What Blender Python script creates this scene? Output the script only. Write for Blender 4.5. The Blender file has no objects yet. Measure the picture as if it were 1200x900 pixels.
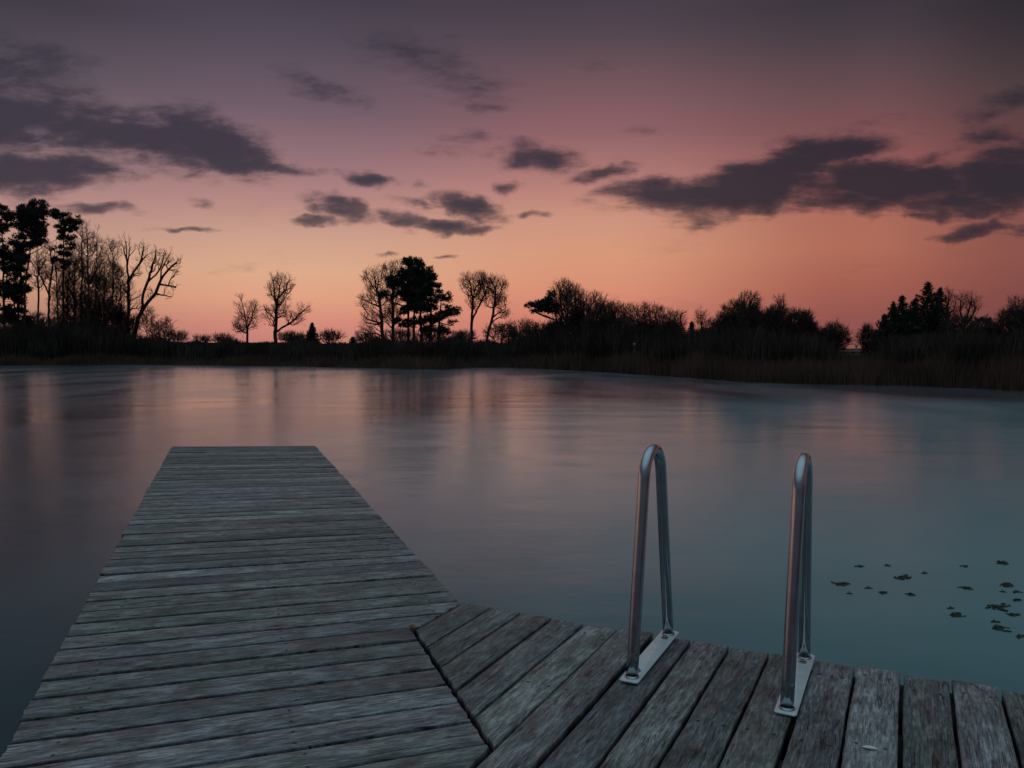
import bpy, math, random
import numpy as np
from mathutils import Vector

# ------------------------------------------------------------------ basics
SC = bpy.context.scene
C = SC.collection
F, CXP, CYP, HORIZON = 950.0, 600.0, 450.0, 409.0      # focal length etc. in pixels of a 1200x900 frame
DECK = 0.45                                             # deck top above the water
EYE = DECK + 1.25
PITCH = math.atan((CYP - HORIZON) / F)
SP, CP = math.sin(PITCH), math.cos(PITCH)


def ray(px, py):
    a, b = (px - CXP) / F, (CYP - py) / F
    return np.array([a, CP + SP * b, -SP + CP * b])


def at(px, py, z):
    d = ray(px, py)
    k = (z - EYE) / d[2]
    return np.array([d[0] * k, d[1] * k, z])


def at_depth(px, py, y):
    d = ray(px, py)
    k = y / d[1]
    return np.array([d[0] * k, y, EYE + d[2] * k])


def lin(r, g, b):
    f = lambda c: (c / 255) / 12.92 if c / 255 <= 0.04045 else ((c / 255 + 0.055) / 1.055) ** 2.4
    return (f(r), f(g), f(b), 1.0)


# ------------------------------------------------------------------ objects
def tag(o, label=None, cat=None, group=None, kind=None):
    if label: o['label'] = label
    if cat: o['category'] = cat
    if group: o['group'] = group
    if kind: o['kind'] = kind
    return o


def thing(name, label, cat, loc=(0, 0, 0), rz=0.0, group=None):
    o = bpy.data.objects.new(name, None)
    o.empty_display_size = 0.2
    C.objects.link(o)
    o.location = loc
    o.rotation_euler = (0, 0, rz)
    return tag(o, label, cat, group)


def link(name, me, parent=None):
    o = bpy.data.objects.new(name, me)
    C.objects.link(o)
    if parent is not None: o.parent = parent
    return o


def mesh(name, verts, faces, mat, smooth=False):
    """verts (n,3); faces: list of index arrays (m,k)."""
    me = bpy.data.meshes.new(name)
    verts = np.asarray(verts, np.float32)
    me.vertices.add(len(verts))
    me.vertices.foreach_set('co', verts.ravel())
    if isinstance(faces, np.ndarray): faces = [faces]
    faces = [np.asarray(f, np.int32) for f in faces if len(f)]
    loops = np.concatenate([f.ravel() for f in faces])
    sizes = np.concatenate([np.full(len(f), f.shape[1], np.int32) for f in faces])
    me.loops.add(len(loops))
    me.loops.foreach_set('vertex_index', loops)
    me.polygons.add(len(sizes))
    me.polygons.foreach_set('loop_start', np.concatenate([[0], np.cumsum(sizes)[:-1]]).astype(np.int32))
    me.polygons.foreach_set('loop_total', sizes)
    if smooth: me.polygons.foreach_set('use_smooth', np.ones(len(sizes), bool))
    me.update(calc_edges=True)
    me.validate()
    if mat: me.materials.append(mat)
    return me


def copy_tree(o, parent=None):
    c = o.copy()
    C.objects.link(c)
    if parent is not None: c.parent = parent
    for ch in list(o.children): copy_tree(ch, c)
    return c


class MB:
    def __init__(self): self.v, self.f, self.n = [], [], 0

    def add(self, v, f):
        v = np.asarray(v, np.float32)
        self.v.append(v)
        for q in (f if isinstance(f, list) else [f]):
            self.f.append(np.asarray(q, np.int32) + self.n)
        self.n += len(v)

    def build(self, name, mat, parent=None, smooth=False):
        by = {}
        for q in self.f: by.setdefault(q.shape[1], []).append(q)
        return link(name, mesh(name, np.concatenate(self.v), [np.concatenate(x) for x in by.values()], mat, smooth), parent)


def prisms(P0, P1, R0, R1, k=3):
    """tapered k-sided tubes along many segments at once"""
    P0, P1 = np.asarray(P0, float), np.asarray(P1, float)
    R0, R1 = np.asarray(R0, float), np.asarray(R1, float)
    d = P1 - P0
    d /= np.maximum(np.linalg.norm(d, axis=1, keepdims=True), 1e-9)
    ref = np.where(np.abs(d[:, 2:3]) > 0.9, np.array([[1.0, 0, 0]]), np.array([[0, 0, 1.0]]))
    a = np.cross(d, ref); a /= np.linalg.norm(a, axis=1, keepdims=True)
    b = np.cross(d, a)
    ang = np.arange(k) * 2 * math.pi / k
    off = a[:, None, :] * np.cos(ang)[None, :, None] + b[:, None, :] * np.sin(ang)[None, :, None]
    v = np.concatenate([P0[:, None, :] + off * R0[:, None, None], P1[:, None, :] + off * R1[:, None, None]], axis=1)
    i = np.arange(k); j = (i + 1) % k
    f = np.stack([i, j, j + k, i + k], axis=1)
    faces = (f[None] + (np.arange(len(P0)) * 2 * k)[:, None, None]).reshape(-1, 4)
    return v.reshape(-1, 3), faces


def tube(path, radii, k=12, cap=True):
    """one continuous tube along a polyline with parallel-transported frames"""
    path = np.asarray(path, float)
    n = len(path)
    radii = np.full(n, radii) if np.isscalar(radii) else np.asarray(radii)
    T = np.gradient(path, axis=0); T /= np.linalg.norm(T, axis=1, keepdims=True)
    a = np.cross(T[0], [0.13, 0.2, 1.0] if abs(T[0][2]) < 0.9 else [1.0, 0.1, 0]); a /= np.linalg.norm(a)
    v = []
    ang = np.arange(k) * 2 * math.pi / k
    for i in range(n):
        a = a - T[i] * a.dot(T[i]); a /= np.linalg.norm(a)
        b = np.cross(T[i], a)
        v.append(path[i] + radii[i] * (np.cos(ang)[:, None] * a + np.sin(ang)[:, None] * b))
    v = np.concatenate(v)
    i = np.arange(k); j = (i + 1) % k
    q = np.concatenate([np.stack([i + r * k, j + r * k, j + (r + 1) * k, i + (r + 1) * k], 1) for r in range(n - 1)])
    fs = [q]
    if cap: fs += [np.arange(k)[::-1][None], (np.arange(k) + (n - 1) * k)[None]]
    return v, fs


# ------------------------------------------------------------------ node helper
class NT:
    def __init__(self, tree):
        self.t = tree
        tree.nodes.clear()

    def n(self, typ, **kw):
        nd = self.t.nodes.new(typ)
        for k, v in kw.items(): setattr(nd, k, v)
        return nd

    def l(self, a, b): self.t.links.new(a, b)

    def put(self, sock, v):
        if hasattr(v, 'is_output') or isinstance(v, bpy.types.NodeSocket): self.l(v, sock)
        else: sock.default_value = v

    def math(self, op, a, b=None, c=None, clamp=False):
        nd = self.n('ShaderNodeMath', operation=op, use_clamp=clamp)
        self.put(nd.inputs[0], a)
        if b is not None: self.put(nd.inputs[1], b)
        if c is not None: self.put(nd.inputs[2], c)
        return nd.outputs[0]

    def vmath(self, op, a, b=None, out=0):
        nd = self.n('ShaderNodeVectorMath', operation=op)
        self.put(nd.inputs[0], a)
        if b is not None: self.put(nd.inputs[1], b)
        return nd.outputs[out]

    def noise(self, vec, scale, detail=4, rough=0.55, dist=0.0):
        nd = self.n('ShaderNodeTexNoise')
        self.l(vec, nd.inputs['Vector'])
        nd.inputs['Scale'].default_value = scale
        nd.inputs['Detail'].default_value = detail
        nd.inputs['Roughness'].default_value = rough
        nd.inputs['Distortion'].default_value = dist
        return nd.outputs['Fac']

    def rng(self, v, a, b, c=0.0, d=1.0, smooth=True):
        nd = self.n('ShaderNodeMapRange', interpolation_type='SMOOTHSTEP' if smooth else 'LINEAR')
        self.put(nd.inputs['Value'], v)
        for i, x in zip((1, 2, 3, 4), (a, b, c, d)): self.put(nd.inputs[i], x)
        return nd.outputs[0]

    def mix(self, f, a, b, blend='MIX'):
        nd = self.n('ShaderNodeMix', data_type='RGBA', blend_type=blend)
        self.put(nd.inputs[0], f); self.put(nd.inputs[6], a); self.put(nd.inputs[7], b)
        return nd.outputs[2]

    def ramp(self, v, stops, interp='LINEAR'):
        nd = self.n('ShaderNodeValToRGB')
        cr = nd.color_ramp
        cr.interpolation = interp
        while len(cr.elements) < len(stops): cr.elements.new(0.5)
        for e, (p, c) in zip(cr.elements, stops): e.position = p
        for e, (p, c) in zip(cr.elements, sorted(stops)): e.position = p; e.color = c
        self.put(nd.inputs[0], v)
        return nd.outputs[0]


def material(name):
    m = bpy.data.materials.new(name)
    m.use_nodes = True
    nt = NT(m.node_tree)
    out = nt.n('ShaderNodeOutputMaterial')
    bs = nt.n('ShaderNodeBsdfPrincipled')
    nt.l(bs.outputs[0], out.inputs[0])
    return m, nt, bs


def simple(name, col, rough=0.85, var=0.35, scale=3.0, spec=0.2):
    m, nt, bs = material(name)
    tc = nt.n('ShaderNodeTexCoord')
    n = nt.noise(tc.outputs['Object'], scale, 5, 0.6)
    k = nt.rng(n, 0.3, 0.7, 1 - var, 1 + var)
    c = nt.vmath('SCALE', (col[0], col[1], col[2]))
    nd = c.node; nt.l(k, nd.inputs['Scale'])
    nt.l(c, bs.inputs['Base Color'])
    bs.inputs['Roughness'].default_value = rough
    bs.inputs['Specular IOR Level'].default_value = spec
    return m


# ------------------------------------------------------------------ world: dusk sky with wind-blown clouds
def build_world():
    w = bpy.data.worlds.new('World')
    SC.world = w
    w.use_nodes = True
    nt = NT(w.node_tree)
    out = nt.n('ShaderNodeOutputWorld')
    bg = nt.n('ShaderNodeBackground')
    nt.l(bg.outputs[0], out.inputs[0])
    d = nt.n('ShaderNodeTexCoord').outputs['Generated']
    sep = nt.n('ShaderNodeSeparateXYZ'); nt.l(d, sep.inputs[0])
    x, y, z = sep.outputs
    el = nt.math('MULTIPLY', nt.math('ARCSINE', z), 2 / math.pi)          # 0 at the horizon, 1 at the zenith
    az = nt.math('MULTIPLY', nt.math('ARCTAN2', x, y), 180 / math.pi)     # degrees, 0 ahead

    def e(px, py):
        U = (px - CXP) / F; V = (HORIZON - py) / F
        return math.atan(V / math.sqrt(1 + U * U)) / (math.pi / 2)
    upper = [(0.33, (0.078, 0.088, 0.112, 1)), (0.45, (0.150, 0.200, 0.235, 1)), (0.60, ZEN[0]), (1.0, ZEN[1])]

    def col(px, rows): return nt.ramp(el, [(max(0.0, e(px, py)), lin(*c)) for py, c in rows] + upper)
    ramps = []
    ramps.append((-34.0, col(30, SKY_A)))
    ramps.append((-15.0, col(330, SKY_B)))
    ramps.append((6.0, col(700, SKY_C)))
    ramps.append((22.8, col(1000, SKY_D)))
    ramps.append((32.5, col(1190, SKY_E)))
    c = ramps[0][1]
    for (a0, _), (a1, c1) in zip(ramps, ramps[1:]):
        c = nt.mix(nt.rng(az, a0, a1), c, c1)
    # away from the afterglow the lower sky is blue grey
    back = nt.ramp(el, [(0.0, lin(64, 58, 65)), (0.15, lin(70, 68, 77)), (0.36, (0.085, 0.105, 0.13, 1)), (0.60, ZEN[0]), (1.0, ZEN[1])])
    sky = nt.mix(nt.rng(nt.math('ABSOLUTE', nt.math('ADD', az, 6.0)), 80, 125), c, back)

    # cloud field in gnomonic sky coordinates about north (U right, V up)
    ym = nt.math('MAXIMUM', y, 0.05)
    cmb = nt.n('ShaderNodeCombineXYZ')
    nt.l(nt.math('DIVIDE', x, ym), cmb.inputs[0]); nt.l(nt.math('DIVIDE', z, ym), cmb.inputs[1])
    uv = cmb.outputs[0]
    # gentle warp so that no blob keeps its ellipse
    wn = nt.n('ShaderNodeTexNoise'); nt.l(uv, wn.inputs['Vector']); wn.inputs['Scale'].default_value = 9; wn.inputs['Detail'].default_value = 3
    wv = nt.vmath('SUBTRACT', wn.outputs['Color'], (0.5, 0.5, 0.5))
    ws = nt.vmath('MULTIPLY', wv, (0.06, 0.03, 0.0))
    uvw = nt.vmath('ADD', uv, ws)
    fn = nt.n('ShaderNodeTexNoise'); nt.l(uv, fn.inputs['Vector']); fn.inputs['Scale'].default_value = 34; fn.inputs['Detail'].default_value = 3
    uvw = nt.vmath('ADD', uvw, nt.vmath('MULTIPLY', nt.vmath('SUBTRACT', fn.outputs['Color'], (0.5, 0.5, 0.5)), (0.040, 0.018, 0.0)))
    acc = None
    for (cx, cy, rx, ry, rot, s) in CLOUDS:
        mp = nt.n('ShaderNodeMapping', vector_type='TEXTURE')
        nt.l(uvw, mp.inputs[0])
        mp.inputs['Location'].default_value = ((cx - CXP) / F, (HORIZON - cy) / F, 0)
        mp.inputs['Rotation'].default_value = (0, 0, math.radians(-rot))
        big = 1.28 if rx >= 66 else 1.12
        mp.inputs['Scale'].default_value = (rx * big / F, ry * big / F, 1)
        ln = nt.vmath('LENGTH', mp.outputs[0], out=1)
        v = nt.rng(ln, 0.0, 1.5, s * (1.66 if rx >= 66 else 1.42), 0.0)
        acc = v if acc is None else nt.math('SMOOTH_MAX', acc, v, 0.12)

    def streak(rot, sx, sy, off):
        mp = nt.n('ShaderNodeMapping', vector_type='POINT')
        nt.l(uv, mp.inputs[0])
        mp.inputs['Location'].default_value = (off, off * 0.7, off * 1.3)
        mp.inputs['Rotation'].default_value = (0, 0, math.radians(rot))
        mp.inputs['Scale'].default_value = (sx, sy, 1)
        return mp.outputs[0]
    nl = nt.math('ADD', nt.math('MULTIPLY', nt.noise(streak(14, 9, 30, 3.1), 1, 6, 0.58, 0.3), 0.66), nt.math('MULTIPLY', nt.noise(streak(20, 28, 90, 1.7), 1, 5, 0.65, 0.4), 0.34))
    nr = nt.math('ADD', nt.math('MULTIPLY', nt.noise(streak(-16, 8, 30, 7.7), 1, 6, 0.58, 0.3), 0.66), nt.math('MULTIPLY', nt.noise(streak(-20, 24, 90, 5.2), 1, 5, 0.65, 0.4), 0.34))
    us = nt.n('ShaderNodeSeparateXYZ'); nt.l(uv, us.inputs[0])
    k = nt.rng(us.outputs[0], -0.05, 0.15)
    nz = nt.math('ADD', nt.math('MULTIPLY', nl, nt.math('SUBTRACT', 1.0, k)), nt.math('MULTIPLY', nr, k))
    dens = nt.math('ADD', acc, nt.math('MULTIPLY', nt.math('MULTIPLY', nt.math('SUBTRACT', nz, 0.5), CLOUD_NOISE), nt.rng(acc, 0.0, 0.22)))
    soft = nt.rng(us.outputs[1], 0.05, 0.36, 0.22, 0.52)                  # higher clouds are softer
    cov = nt.rng(dens, 0.12, nt.math('ADD', 0.22, nt.math('MULTIPLY', soft, 1.95)))
    cov = nt.math('MULTIPLY', cov, nt.rng(y, 0.15, 0.4))
    cov = nt.math('MULTIPLY', cov, 0.95)
    ccol = nt.mix(nt.rng(us.outputs[0], -0.3, 0.45), lin(*CLOUD_L), lin(*CLOUD_R))
    thick = nt.rng(dens, 0.35, 1.35)
    # thin edges take the colour of the glow behind them
    ccol = nt.mix(nt.math('MULTIPLY', nt.math('SUBTRACT', 1.0, thick), 0.30), ccol, sky)
    sky = nt.mix(cov, sky, ccol)
    nt.l(sky, bg.inputs[0])
    bg.inputs[1].default_value = 1.04
    w.cycles.sample_map_resolution = 512


ZEN = ((0.25, 0.355, 0.405, 1), (0.31, 0.435, 0.495, 1))
SKY_A = [(400, (148, 102, 94)), (340, (194, 144, 120)), (300, (194, 152, 132)), (230, (172, 132, 128)), (160, (126, 105, 113)), (80, (86, 79, 89)), (0, (60, 55, 65))]
SKY_B = [(402, (194, 126, 116)), (380, (208, 136, 120)), (350, (220, 158, 128)), (318, (218, 168, 136)), (280, (202, 158, 138)), (240, (182, 136, 130)), (190, (148, 113, 119)), (130, (112, 92, 104)), (60, (86, 76, 89)), (0, (68, 61, 73))]
SKY_C = [(402, (188, 114, 104)), (375, (202, 124, 106)), (340, (212, 140, 114)), (300, (212, 150, 120)), (260, (202, 146, 124)), (215, (178, 124, 118)), (160, (142, 98, 102)), (110, (118, 86, 93)), (50, (84, 70, 79)), (0, (67, 59, 71))]
SKY_D0 = [(402, (148, 86, 84)), (370, (156, 90, 84)), (330, (174, 102, 87)), (290, (186, 114, 94)), (250, (180, 112, 97)), (200, (150, 92, 90)), (150, (122, 80, 83)), (100, (98, 74, 79)), (50, (74, 62, 69)), (0, (58, 52, 61))]
SKY_E = [(402, (110, 66, 66)), (350, (128, 74, 70)), (300, (138, 82, 74)), (250, (132, 82, 76)), (180, (108, 68, 70)), (110, (78, 62, 65)), (50, (58, 50, 55)), (0, (46, 42, 49))]
SKY_D = [(y, tuple(int(c * (0.94 if y > 200 else 1.0)) for c in k)) for y, k in SKY_D0]
CLOUD_NOISE = 3.0
CLOUD_L = (58, 54, 66)
CLOUD_R = (44, 41, 51)
CLOUDS = [  # centre, radii, tilt (down to the right positive), strength
    (35, 80, 85, 36, 8, 0.62), (70, 142, 150, 34, 12, 0.85), (175, 165, 90, 28, 18, 0.8), (255, 170, 75, 28, 22, 0.95), (325, 198, 52, 9, 6, 0.7),
    (35, 205, 105, 22, -4, 0.95), (15, 150, 70, 40, 0, 0.7), (120, 247, 62, 7, 4, 0.44), (222, 267, 50, 4.5, 0, 0.66), (240, 237, 20, 7, 0, 0.34),
    (480, 240, 26, 9, 10, 0.6), (95, 110, 60, 26, 10, 0.6), (436, 214, 34, 11, 8, 0.95), (402, 243, 34, 17, 25, 0.68), (380, 262, 34, 6, 0, 0.55), (545, 243, 46, 15, 14, 1.0), (525, 270, 50, 9, -3, 0.85),
    (468, 263, 30, 12, 15, 0.6), (490, 218, 18, 8, 10, 0.5), (628, 186, 50, 21, 4, 0.92), (602, 222, 18, 7, 0, 0.6), (700, 205, 42, 9, -12, 0.66), (625, 253, 20, 4, 0, 0.5),
    (795, 229, 78, 19, -4, 0.95), (880, 222, 105, 26, -10, 1.0), (960, 186, 80, 17, -14, 0.85), (1045, 215, 95, 27, 0, 1.05), (1175, 208, 66, 32, -8, 1.05),
    (830, 216, 56, 18, -10, 0.8), (925, 205, 70, 26, -14, 0.9), (1005, 238, 70, 16, 0, 0.85), (1110, 238, 80, 16, 0, 0.85), (1085, 182, 44, 10, -10, 0.6),
    (1150, 160, 42, 11, -6, 0.8), (1170, 124, 46, 15, -24, 0.72), (1012, 145, 34, 8, -12, 0.42), (1135, 274, 46, 10, -6, 0.78), (1200, 270, 25, 6, 0, 0.5),
    (385, 104, 64, 20, 15, 0.55), (500, 75, 95, 30, 20, 0.44), (560, 102, 46, 16, 0, 0.42), (690, 78, 34, 12, 0, 0.28), (755, 153, 26, 10, -8, 0.30), (545, 172, 40, 14, 0, 0.42),
    (455, 297, 16, 3, 0, 0.52), (520, 305, 22, 3, 0, 0.5), (575, 132, 26, 10, 0, 0.4)]

build_world()

# ------------------------------------------------------------------ materials
def bark_mat(name, col):
    m, nt, bs = material(name)
    tc = nt.n('ShaderNodeTexCoord')
    mp = nt.n('ShaderNodeMapping'); nt.l(tc.outputs['Object'], mp.inputs[0]); mp.inputs['Scale'].default_value = (6, 6, 1.2)
    n = nt.noise(mp.outputs[0], 2.0, 6, 0.65)
    c = nt.ramp(n, [(0.3, (col[0] * .5, col[1] * .5, col[2] * .5, 1)), (0.7, (col[0] * 1.5, col[1] * 1.5, col[2] * 1.5, 1))])
    nt.l(c, bs.inputs['Base Color'])
    bs.inputs['Roughness'].default_value = 0.9
    bs.inputs['Specular IOR Level'].default_value = 0.15
    bp = nt.n('ShaderNodeBump'); bp.inputs['Strength'].default_value = 0.6; nt.l(n, bp.inputs['Height']); nt.l(bp.outputs[0], bs.inputs['Normal'])
    return m


M_BARK = bark_mat('bark', (0.075, 0.060, 0.054))
M_PINEBARK = bark_mat('pine bark', (0.055, 0.036, 0.028))
M_TWIG = simple('twigs', (0.085, 0.066, 0.060), 0.9, 0.3, 2.0, 0.1)
M_NEEDLE = simple('needles', (0.050, 0.060, 0.046), 0.8, 0.5, 1.2, 0.15)
M_SCRUB = simple('scrub', (0.066, 0.055, 0.047), 0.9, 0.5, 0.4, 0.05)
M_REED = simple('reed straw', (0.120, 0.078, 0.062), 0.85, 0.4, 0.25, 0.1)
M_WEED = simple('pond weed', (0.055, 0.068, 0.050), 0.7, 0.5, 20, 0.1)
M_WHITE = simple('white paint', (0.75, 0.73, 0.70), 0.6, 0.08, 4)
M_GREYWOOD = simple('pale rails', (0.33, 0.27, 0.25), 0.8, 0.3, 6)
M_LEAFORANGE = simple('dead leaf', (0.22, 0.10, 0.035), 0.7, 0.4, 60)
M_LEAFPALE = simple('pale leaf', (0.78, 0.80, 0.78), 0.6, 0.15, 60)


def ground_mat():
    m, nt, bs = material('bank soil and grass')
    tc = nt.n('ShaderNodeTexCoord')
    n = nt.noise(tc.outputs['Object'], 0.35, 8, 0.65)
    c = nt.ramp(n, [(0.3, (0.020, 0.018, 0.012, 1)), (0.55, (0.045, 0.038, 0.024, 1)), (0.75, (0.075, 0.060, 0.038, 1))])
    nt.l(c, bs.inputs['Base Color'])
    bs.inputs['Roughness'].default_value = 0.95
    bs.inputs['Specular IOR Level'].default_value = 0.05
    return m


def water_mat():
    m = bpy.data.materials.new('lake water')
    m.use_nodes = True
    nt = NT(m.node_tree)
    out = nt.n('ShaderNodeOutputMaterial')
    tc = nt.n('ShaderNodeTexCoord')
    pos = tc.outputs['Object']
    # silty shallows by the platform; elsewhere depth plus dark reflections and vignette painted in
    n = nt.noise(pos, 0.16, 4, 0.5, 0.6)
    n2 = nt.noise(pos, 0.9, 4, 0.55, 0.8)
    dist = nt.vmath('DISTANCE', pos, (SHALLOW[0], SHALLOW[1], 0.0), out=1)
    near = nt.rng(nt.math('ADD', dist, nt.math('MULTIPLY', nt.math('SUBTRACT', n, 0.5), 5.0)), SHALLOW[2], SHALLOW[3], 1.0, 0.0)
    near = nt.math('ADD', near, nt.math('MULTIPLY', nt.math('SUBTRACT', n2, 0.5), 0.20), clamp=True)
    c = nt.mix(near, W_DEEP_SHADE, W_SHALLOW)
    df = nt.n('ShaderNodeBsdfDiffuse'); nt.l(c, df.inputs[0])
    gl = nt.n('ShaderNodeBsdfGlossy'); gl.inputs[0].default_value = W_TINT
    # wind lanes: rougher and calmer water
    mp = nt.n('ShaderNodeMapping'); nt.l(pos, mp.inputs[0]); mp.inputs['Scale'].default_value = (0.10, 0.035, 1); mp.inputs['Rotation'].default_value = (0, 0, 0.35)
    lane = nt.noise(mp.outputs[0], 2.2, 4, 0.55, 0.5)
    nt.l(nt.rng(lane, 0.3, 0.7, W_ROUGH[0], W_ROUGH[1]), gl.inputs['Roughness'])
    mp2 = nt.n('ShaderNodeMapping'); nt.l(pos, mp2.inputs[0]); mp2.inputs['Scale'].default_value = (0.55, 1.0, 1); mp2.inputs['Rotation'].default_value = (0, 0, 0.30)
    h = nt.math('ADD', nt.noise(mp2.outputs[0], 0.7, 1, 0.4, 0.0), nt.math('MULTIPLY', nt.noise(mp2.outputs[0], 4.5, 2, 0.5, 0.0), 0.16))
    bp = nt.n('ShaderNodeBump'); bp.inputs['Strength'].default_value = 0.10; bp.inputs['Distance'].default_value = 0.25
    nt.l(h, bp.inputs['Height'])
    nt.l(bp.outputs[0], gl.inputs['Normal'])
    fr = nt.n('ShaderNodeFresnel'); fr.inputs[0].default_value = 1.333
    mx = nt.n('ShaderNodeMixShader')
    nt.l(nt.math('MULTIPLY', fr.outputs[0], W_REFL), mx.inputs[0])
    nt.l(df.outputs[0], mx.inputs[1]); nt.l(gl.outputs[0], mx.inputs[2])
    nt.l(mx.outputs[0], out.inputs[0])
    return m


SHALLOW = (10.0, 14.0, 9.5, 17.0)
W_DEEP_SHADE = (0.019, 0.043, 0.056, 1)  # deep water, with the dark of reflected trees and cloud painted in
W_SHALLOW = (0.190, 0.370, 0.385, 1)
W_TINT = (0.92, 0.93, 0.99, 1)
W_REFL = 1.0
W_ROUGH = (0.16, 0.235)


def wood_mat(name, ends):
    """bcoord = (along the board, across it, board number)"""
    m, nt, bs = material(name)
    at_ = nt.n('ShaderNodeAttribute'); at_.attribute_name = 'bcoord'
    co = at_.outputs['Vector']

    def s(x, y, z=1.0): return nt.vmath('MULTIPLY', co, (x, y, z))
    sp = nt.n('ShaderNodeSeparateXYZ'); nt.l(co, sp.inputs[0])
    wn = nt.n('ShaderNodeTexWhiteNoise', noise_dimensions='1D'); nt.l(sp.outputs[2], wn.inputs['W'])
    rnd, rcol = wn.outputs['Value'], wn.outputs['Color']
    fib = nt.noise(s(15, 115), 1, 5, 0.78, 0.3)
    med = nt.noise(s(6.0, 42), 1, 6, 0.72, 0.8)
    blot = nt.noise(s(6.0, 15), 1, 7, 0.72, 0.8)
    big = nt.noise(s(1.0, 3.0), 1, 3, 0.6, 0.4)
    g = nt.math('ADD', nt.math('ADD', nt.math('MULTIPLY', fib, 0.56), nt.math('MULTIPLY', med, 0.34)), nt.math('MULTIPLY', blot, 0.30))   # ~0.6 mean
    base = nt.ramp(g, [(0.47, (0.034, 0.035, 0.036, 1)), (0.535, (0.115, 0.121, 0.124, 1)), (0.61, (0.225, 0.237, 0.242, 1)), (0.70, (0.44, 0.465, 0.47, 1))])
    # grey-green lichen bloom
    lich = nt.math('MULTIPLY', nt.rng(blot, 0.56, 0.74), nt.rng(nt.noise(s(16, 40), 1, 5, 0.7), 0.44, 0.60))
    base = nt.mix(nt.math('MULTIPLY', lich, 0.5), base, (0.33, 0.36, 0.35, 1))
    # damp dark stains
    st = nt.rng(nt.noise(s(2.6, 11, 1.7), 1, 5, 0.65, 1.0), 0.60, 0.74)
    base = nt.mix(nt.math('MULTIPLY', st, 0.65), base, (0.026, 0.026, 0.027, 1))
    # drying cracks along the grain
    cr = nt.noise(s(1.3, 42, 2.3), 1, 3, 0.5, 1.1)
    crk = nt.rng(nt.math('ABSOLUTE', nt.math('SUBTRACT', cr, 0.5)), 0.0, 0.014, 1.0, 0.0)
    crk = nt.math('MULTIPLY', crk, nt.rng(nt.noise(s(1.6, 7, 3.1), 1, 2), 0.46, 0.56))
    base = nt.mix(nt.math('MULTIPLY', crk, 0.85), base, (0.010, 0.009, 0.009, 1))
    # knots
    vo = nt.n('ShaderNodeTexVoronoi'); nt.l(s(1.7, 5.0, 1.9), vo.inputs['Vector']); vo.inputs['Scale'].default_value = 1.0
    kd = nt.math('ADD', vo.outputs['Distance'], nt.math('MULTIPLY', nt.math('SUBTRACT', blot, 0.5), 0.12))
    base = nt.mix(nt.rng(kd, 0.035, 0.095, 0.78, 0.0), base, (0.022, 0.020, 0.019, 1))
    # countersunk screw holes over the beams, two per crossing
    hole = None
    for a in ends:
        dx = nt.math('SUBTRACT', sp.outputs[0], a)
        dx = nt.math('ADD', dx, nt.math('MULTIPLY', nt.math('SUBTRACT', rnd, 0.5), 0.05))
        dy = nt.math('SUBTRACT', nt.math('ABSOLUTE', sp.outputs[1]), 0.042)
        d2 = nt.math('SQRT', nt.math('ADD', nt.math('MULTIPLY', dx, dx), nt.math('MULTIPLY', dy, dy)))
        hh = nt.rng(d2, 0.0052, 0.0085, 1.0, 0.0)
        hole = hh if hole is None else nt.math('MAXIMUM', hole, hh)
    base = nt.mix(nt.math('MULTIPLY', hole, 0.85), base, (0.012, 0.010, 0.009, 1))
    # unevenly darker along the long edges
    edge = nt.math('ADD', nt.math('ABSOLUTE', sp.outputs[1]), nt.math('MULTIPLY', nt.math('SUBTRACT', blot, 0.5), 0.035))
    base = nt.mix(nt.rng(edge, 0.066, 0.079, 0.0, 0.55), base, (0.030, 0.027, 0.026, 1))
    # every board its own tone
    tone = nt.math('MULTIPLY', nt.rng(rnd, 0, 1, 0.58, 1.28, False), nt.rng(big, 0.3, 0.7, 0.78, 1.2))
    sc = nt.vmath('SCALE', base); nt.l(tone, sc.node.inputs['Scale'])
    tint = nt.mix(0.08, (1, 1, 1, 1), rcol)
    base = nt.mix(1.0, sc, tint, 'MULTIPLY')
    nt.l(base, bs.inputs['Base Color'])
    nt.l(nt.rng(g, 0.4, 0.75, 0.46, 0.75), bs.inputs['Roughness'])
    bs.inputs['Specular IOR Level'].default_value = 0.36
    h = nt.math('SUBTRACT', nt.math('ADD', nt.math('MULTIPLY', fib, 0.5), nt.math('MULTIPLY', med, 0.6)), nt.math('ADD', nt.math('MULTIPLY', crk, 1.0), nt.math('MULTIPLY', hole, 0.8)))
    bp = nt.n('ShaderNodeBump'); bp.inputs['Strength'].default_value = 0.75; bp.inputs['Distance'].default_value = 0.006
    nt.l(h, bp.inputs['Height']); nt.l(bp.outputs[0], bs.inputs['Normal'])
    return m


def metal_mat(name, col, r0, r1, along, metal=1.0):
    m, nt, bs = material(name)
    tc = nt.n('ShaderNodeTexCoord')
    mp = nt.n('ShaderNodeMapping'); nt.l(tc.outputs['Object'], mp.inputs[0]); mp.inputs['Scale'].default_value = along
    n = nt.noise(mp.outputs[0], 1.0, 5, 0.6)
    sm = nt.noise(tc.outputs['Object'], 14, 5, 0.65)
    bs.inputs['Metallic'].default_value = metal
    nt.l(nt.ramp(sm, [(0.3, (col[0] * .8, col[1] * .8, col[2] * .8, 1)), (0.65, (*col, 1))]), bs.inputs['Base Color'])
    nt.l(nt.rng(nt.math('ADD', nt.math('MULTIPLY', n, 0.5), nt.math('MULTIPLY', sm, 0.5)), 0.3, 0.7, r0, r1), bs.inputs['Roughness'])
    bp = nt.n('ShaderNodeBump'); bp.inputs['Strength'].default_value = 0.08; bp.inputs['Distance'].default_value = 0.001
    nt.l(n, bp.inputs['Height']); nt.l(bp.outputs[0], bs.inputs['Normal'])
    return m


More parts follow.
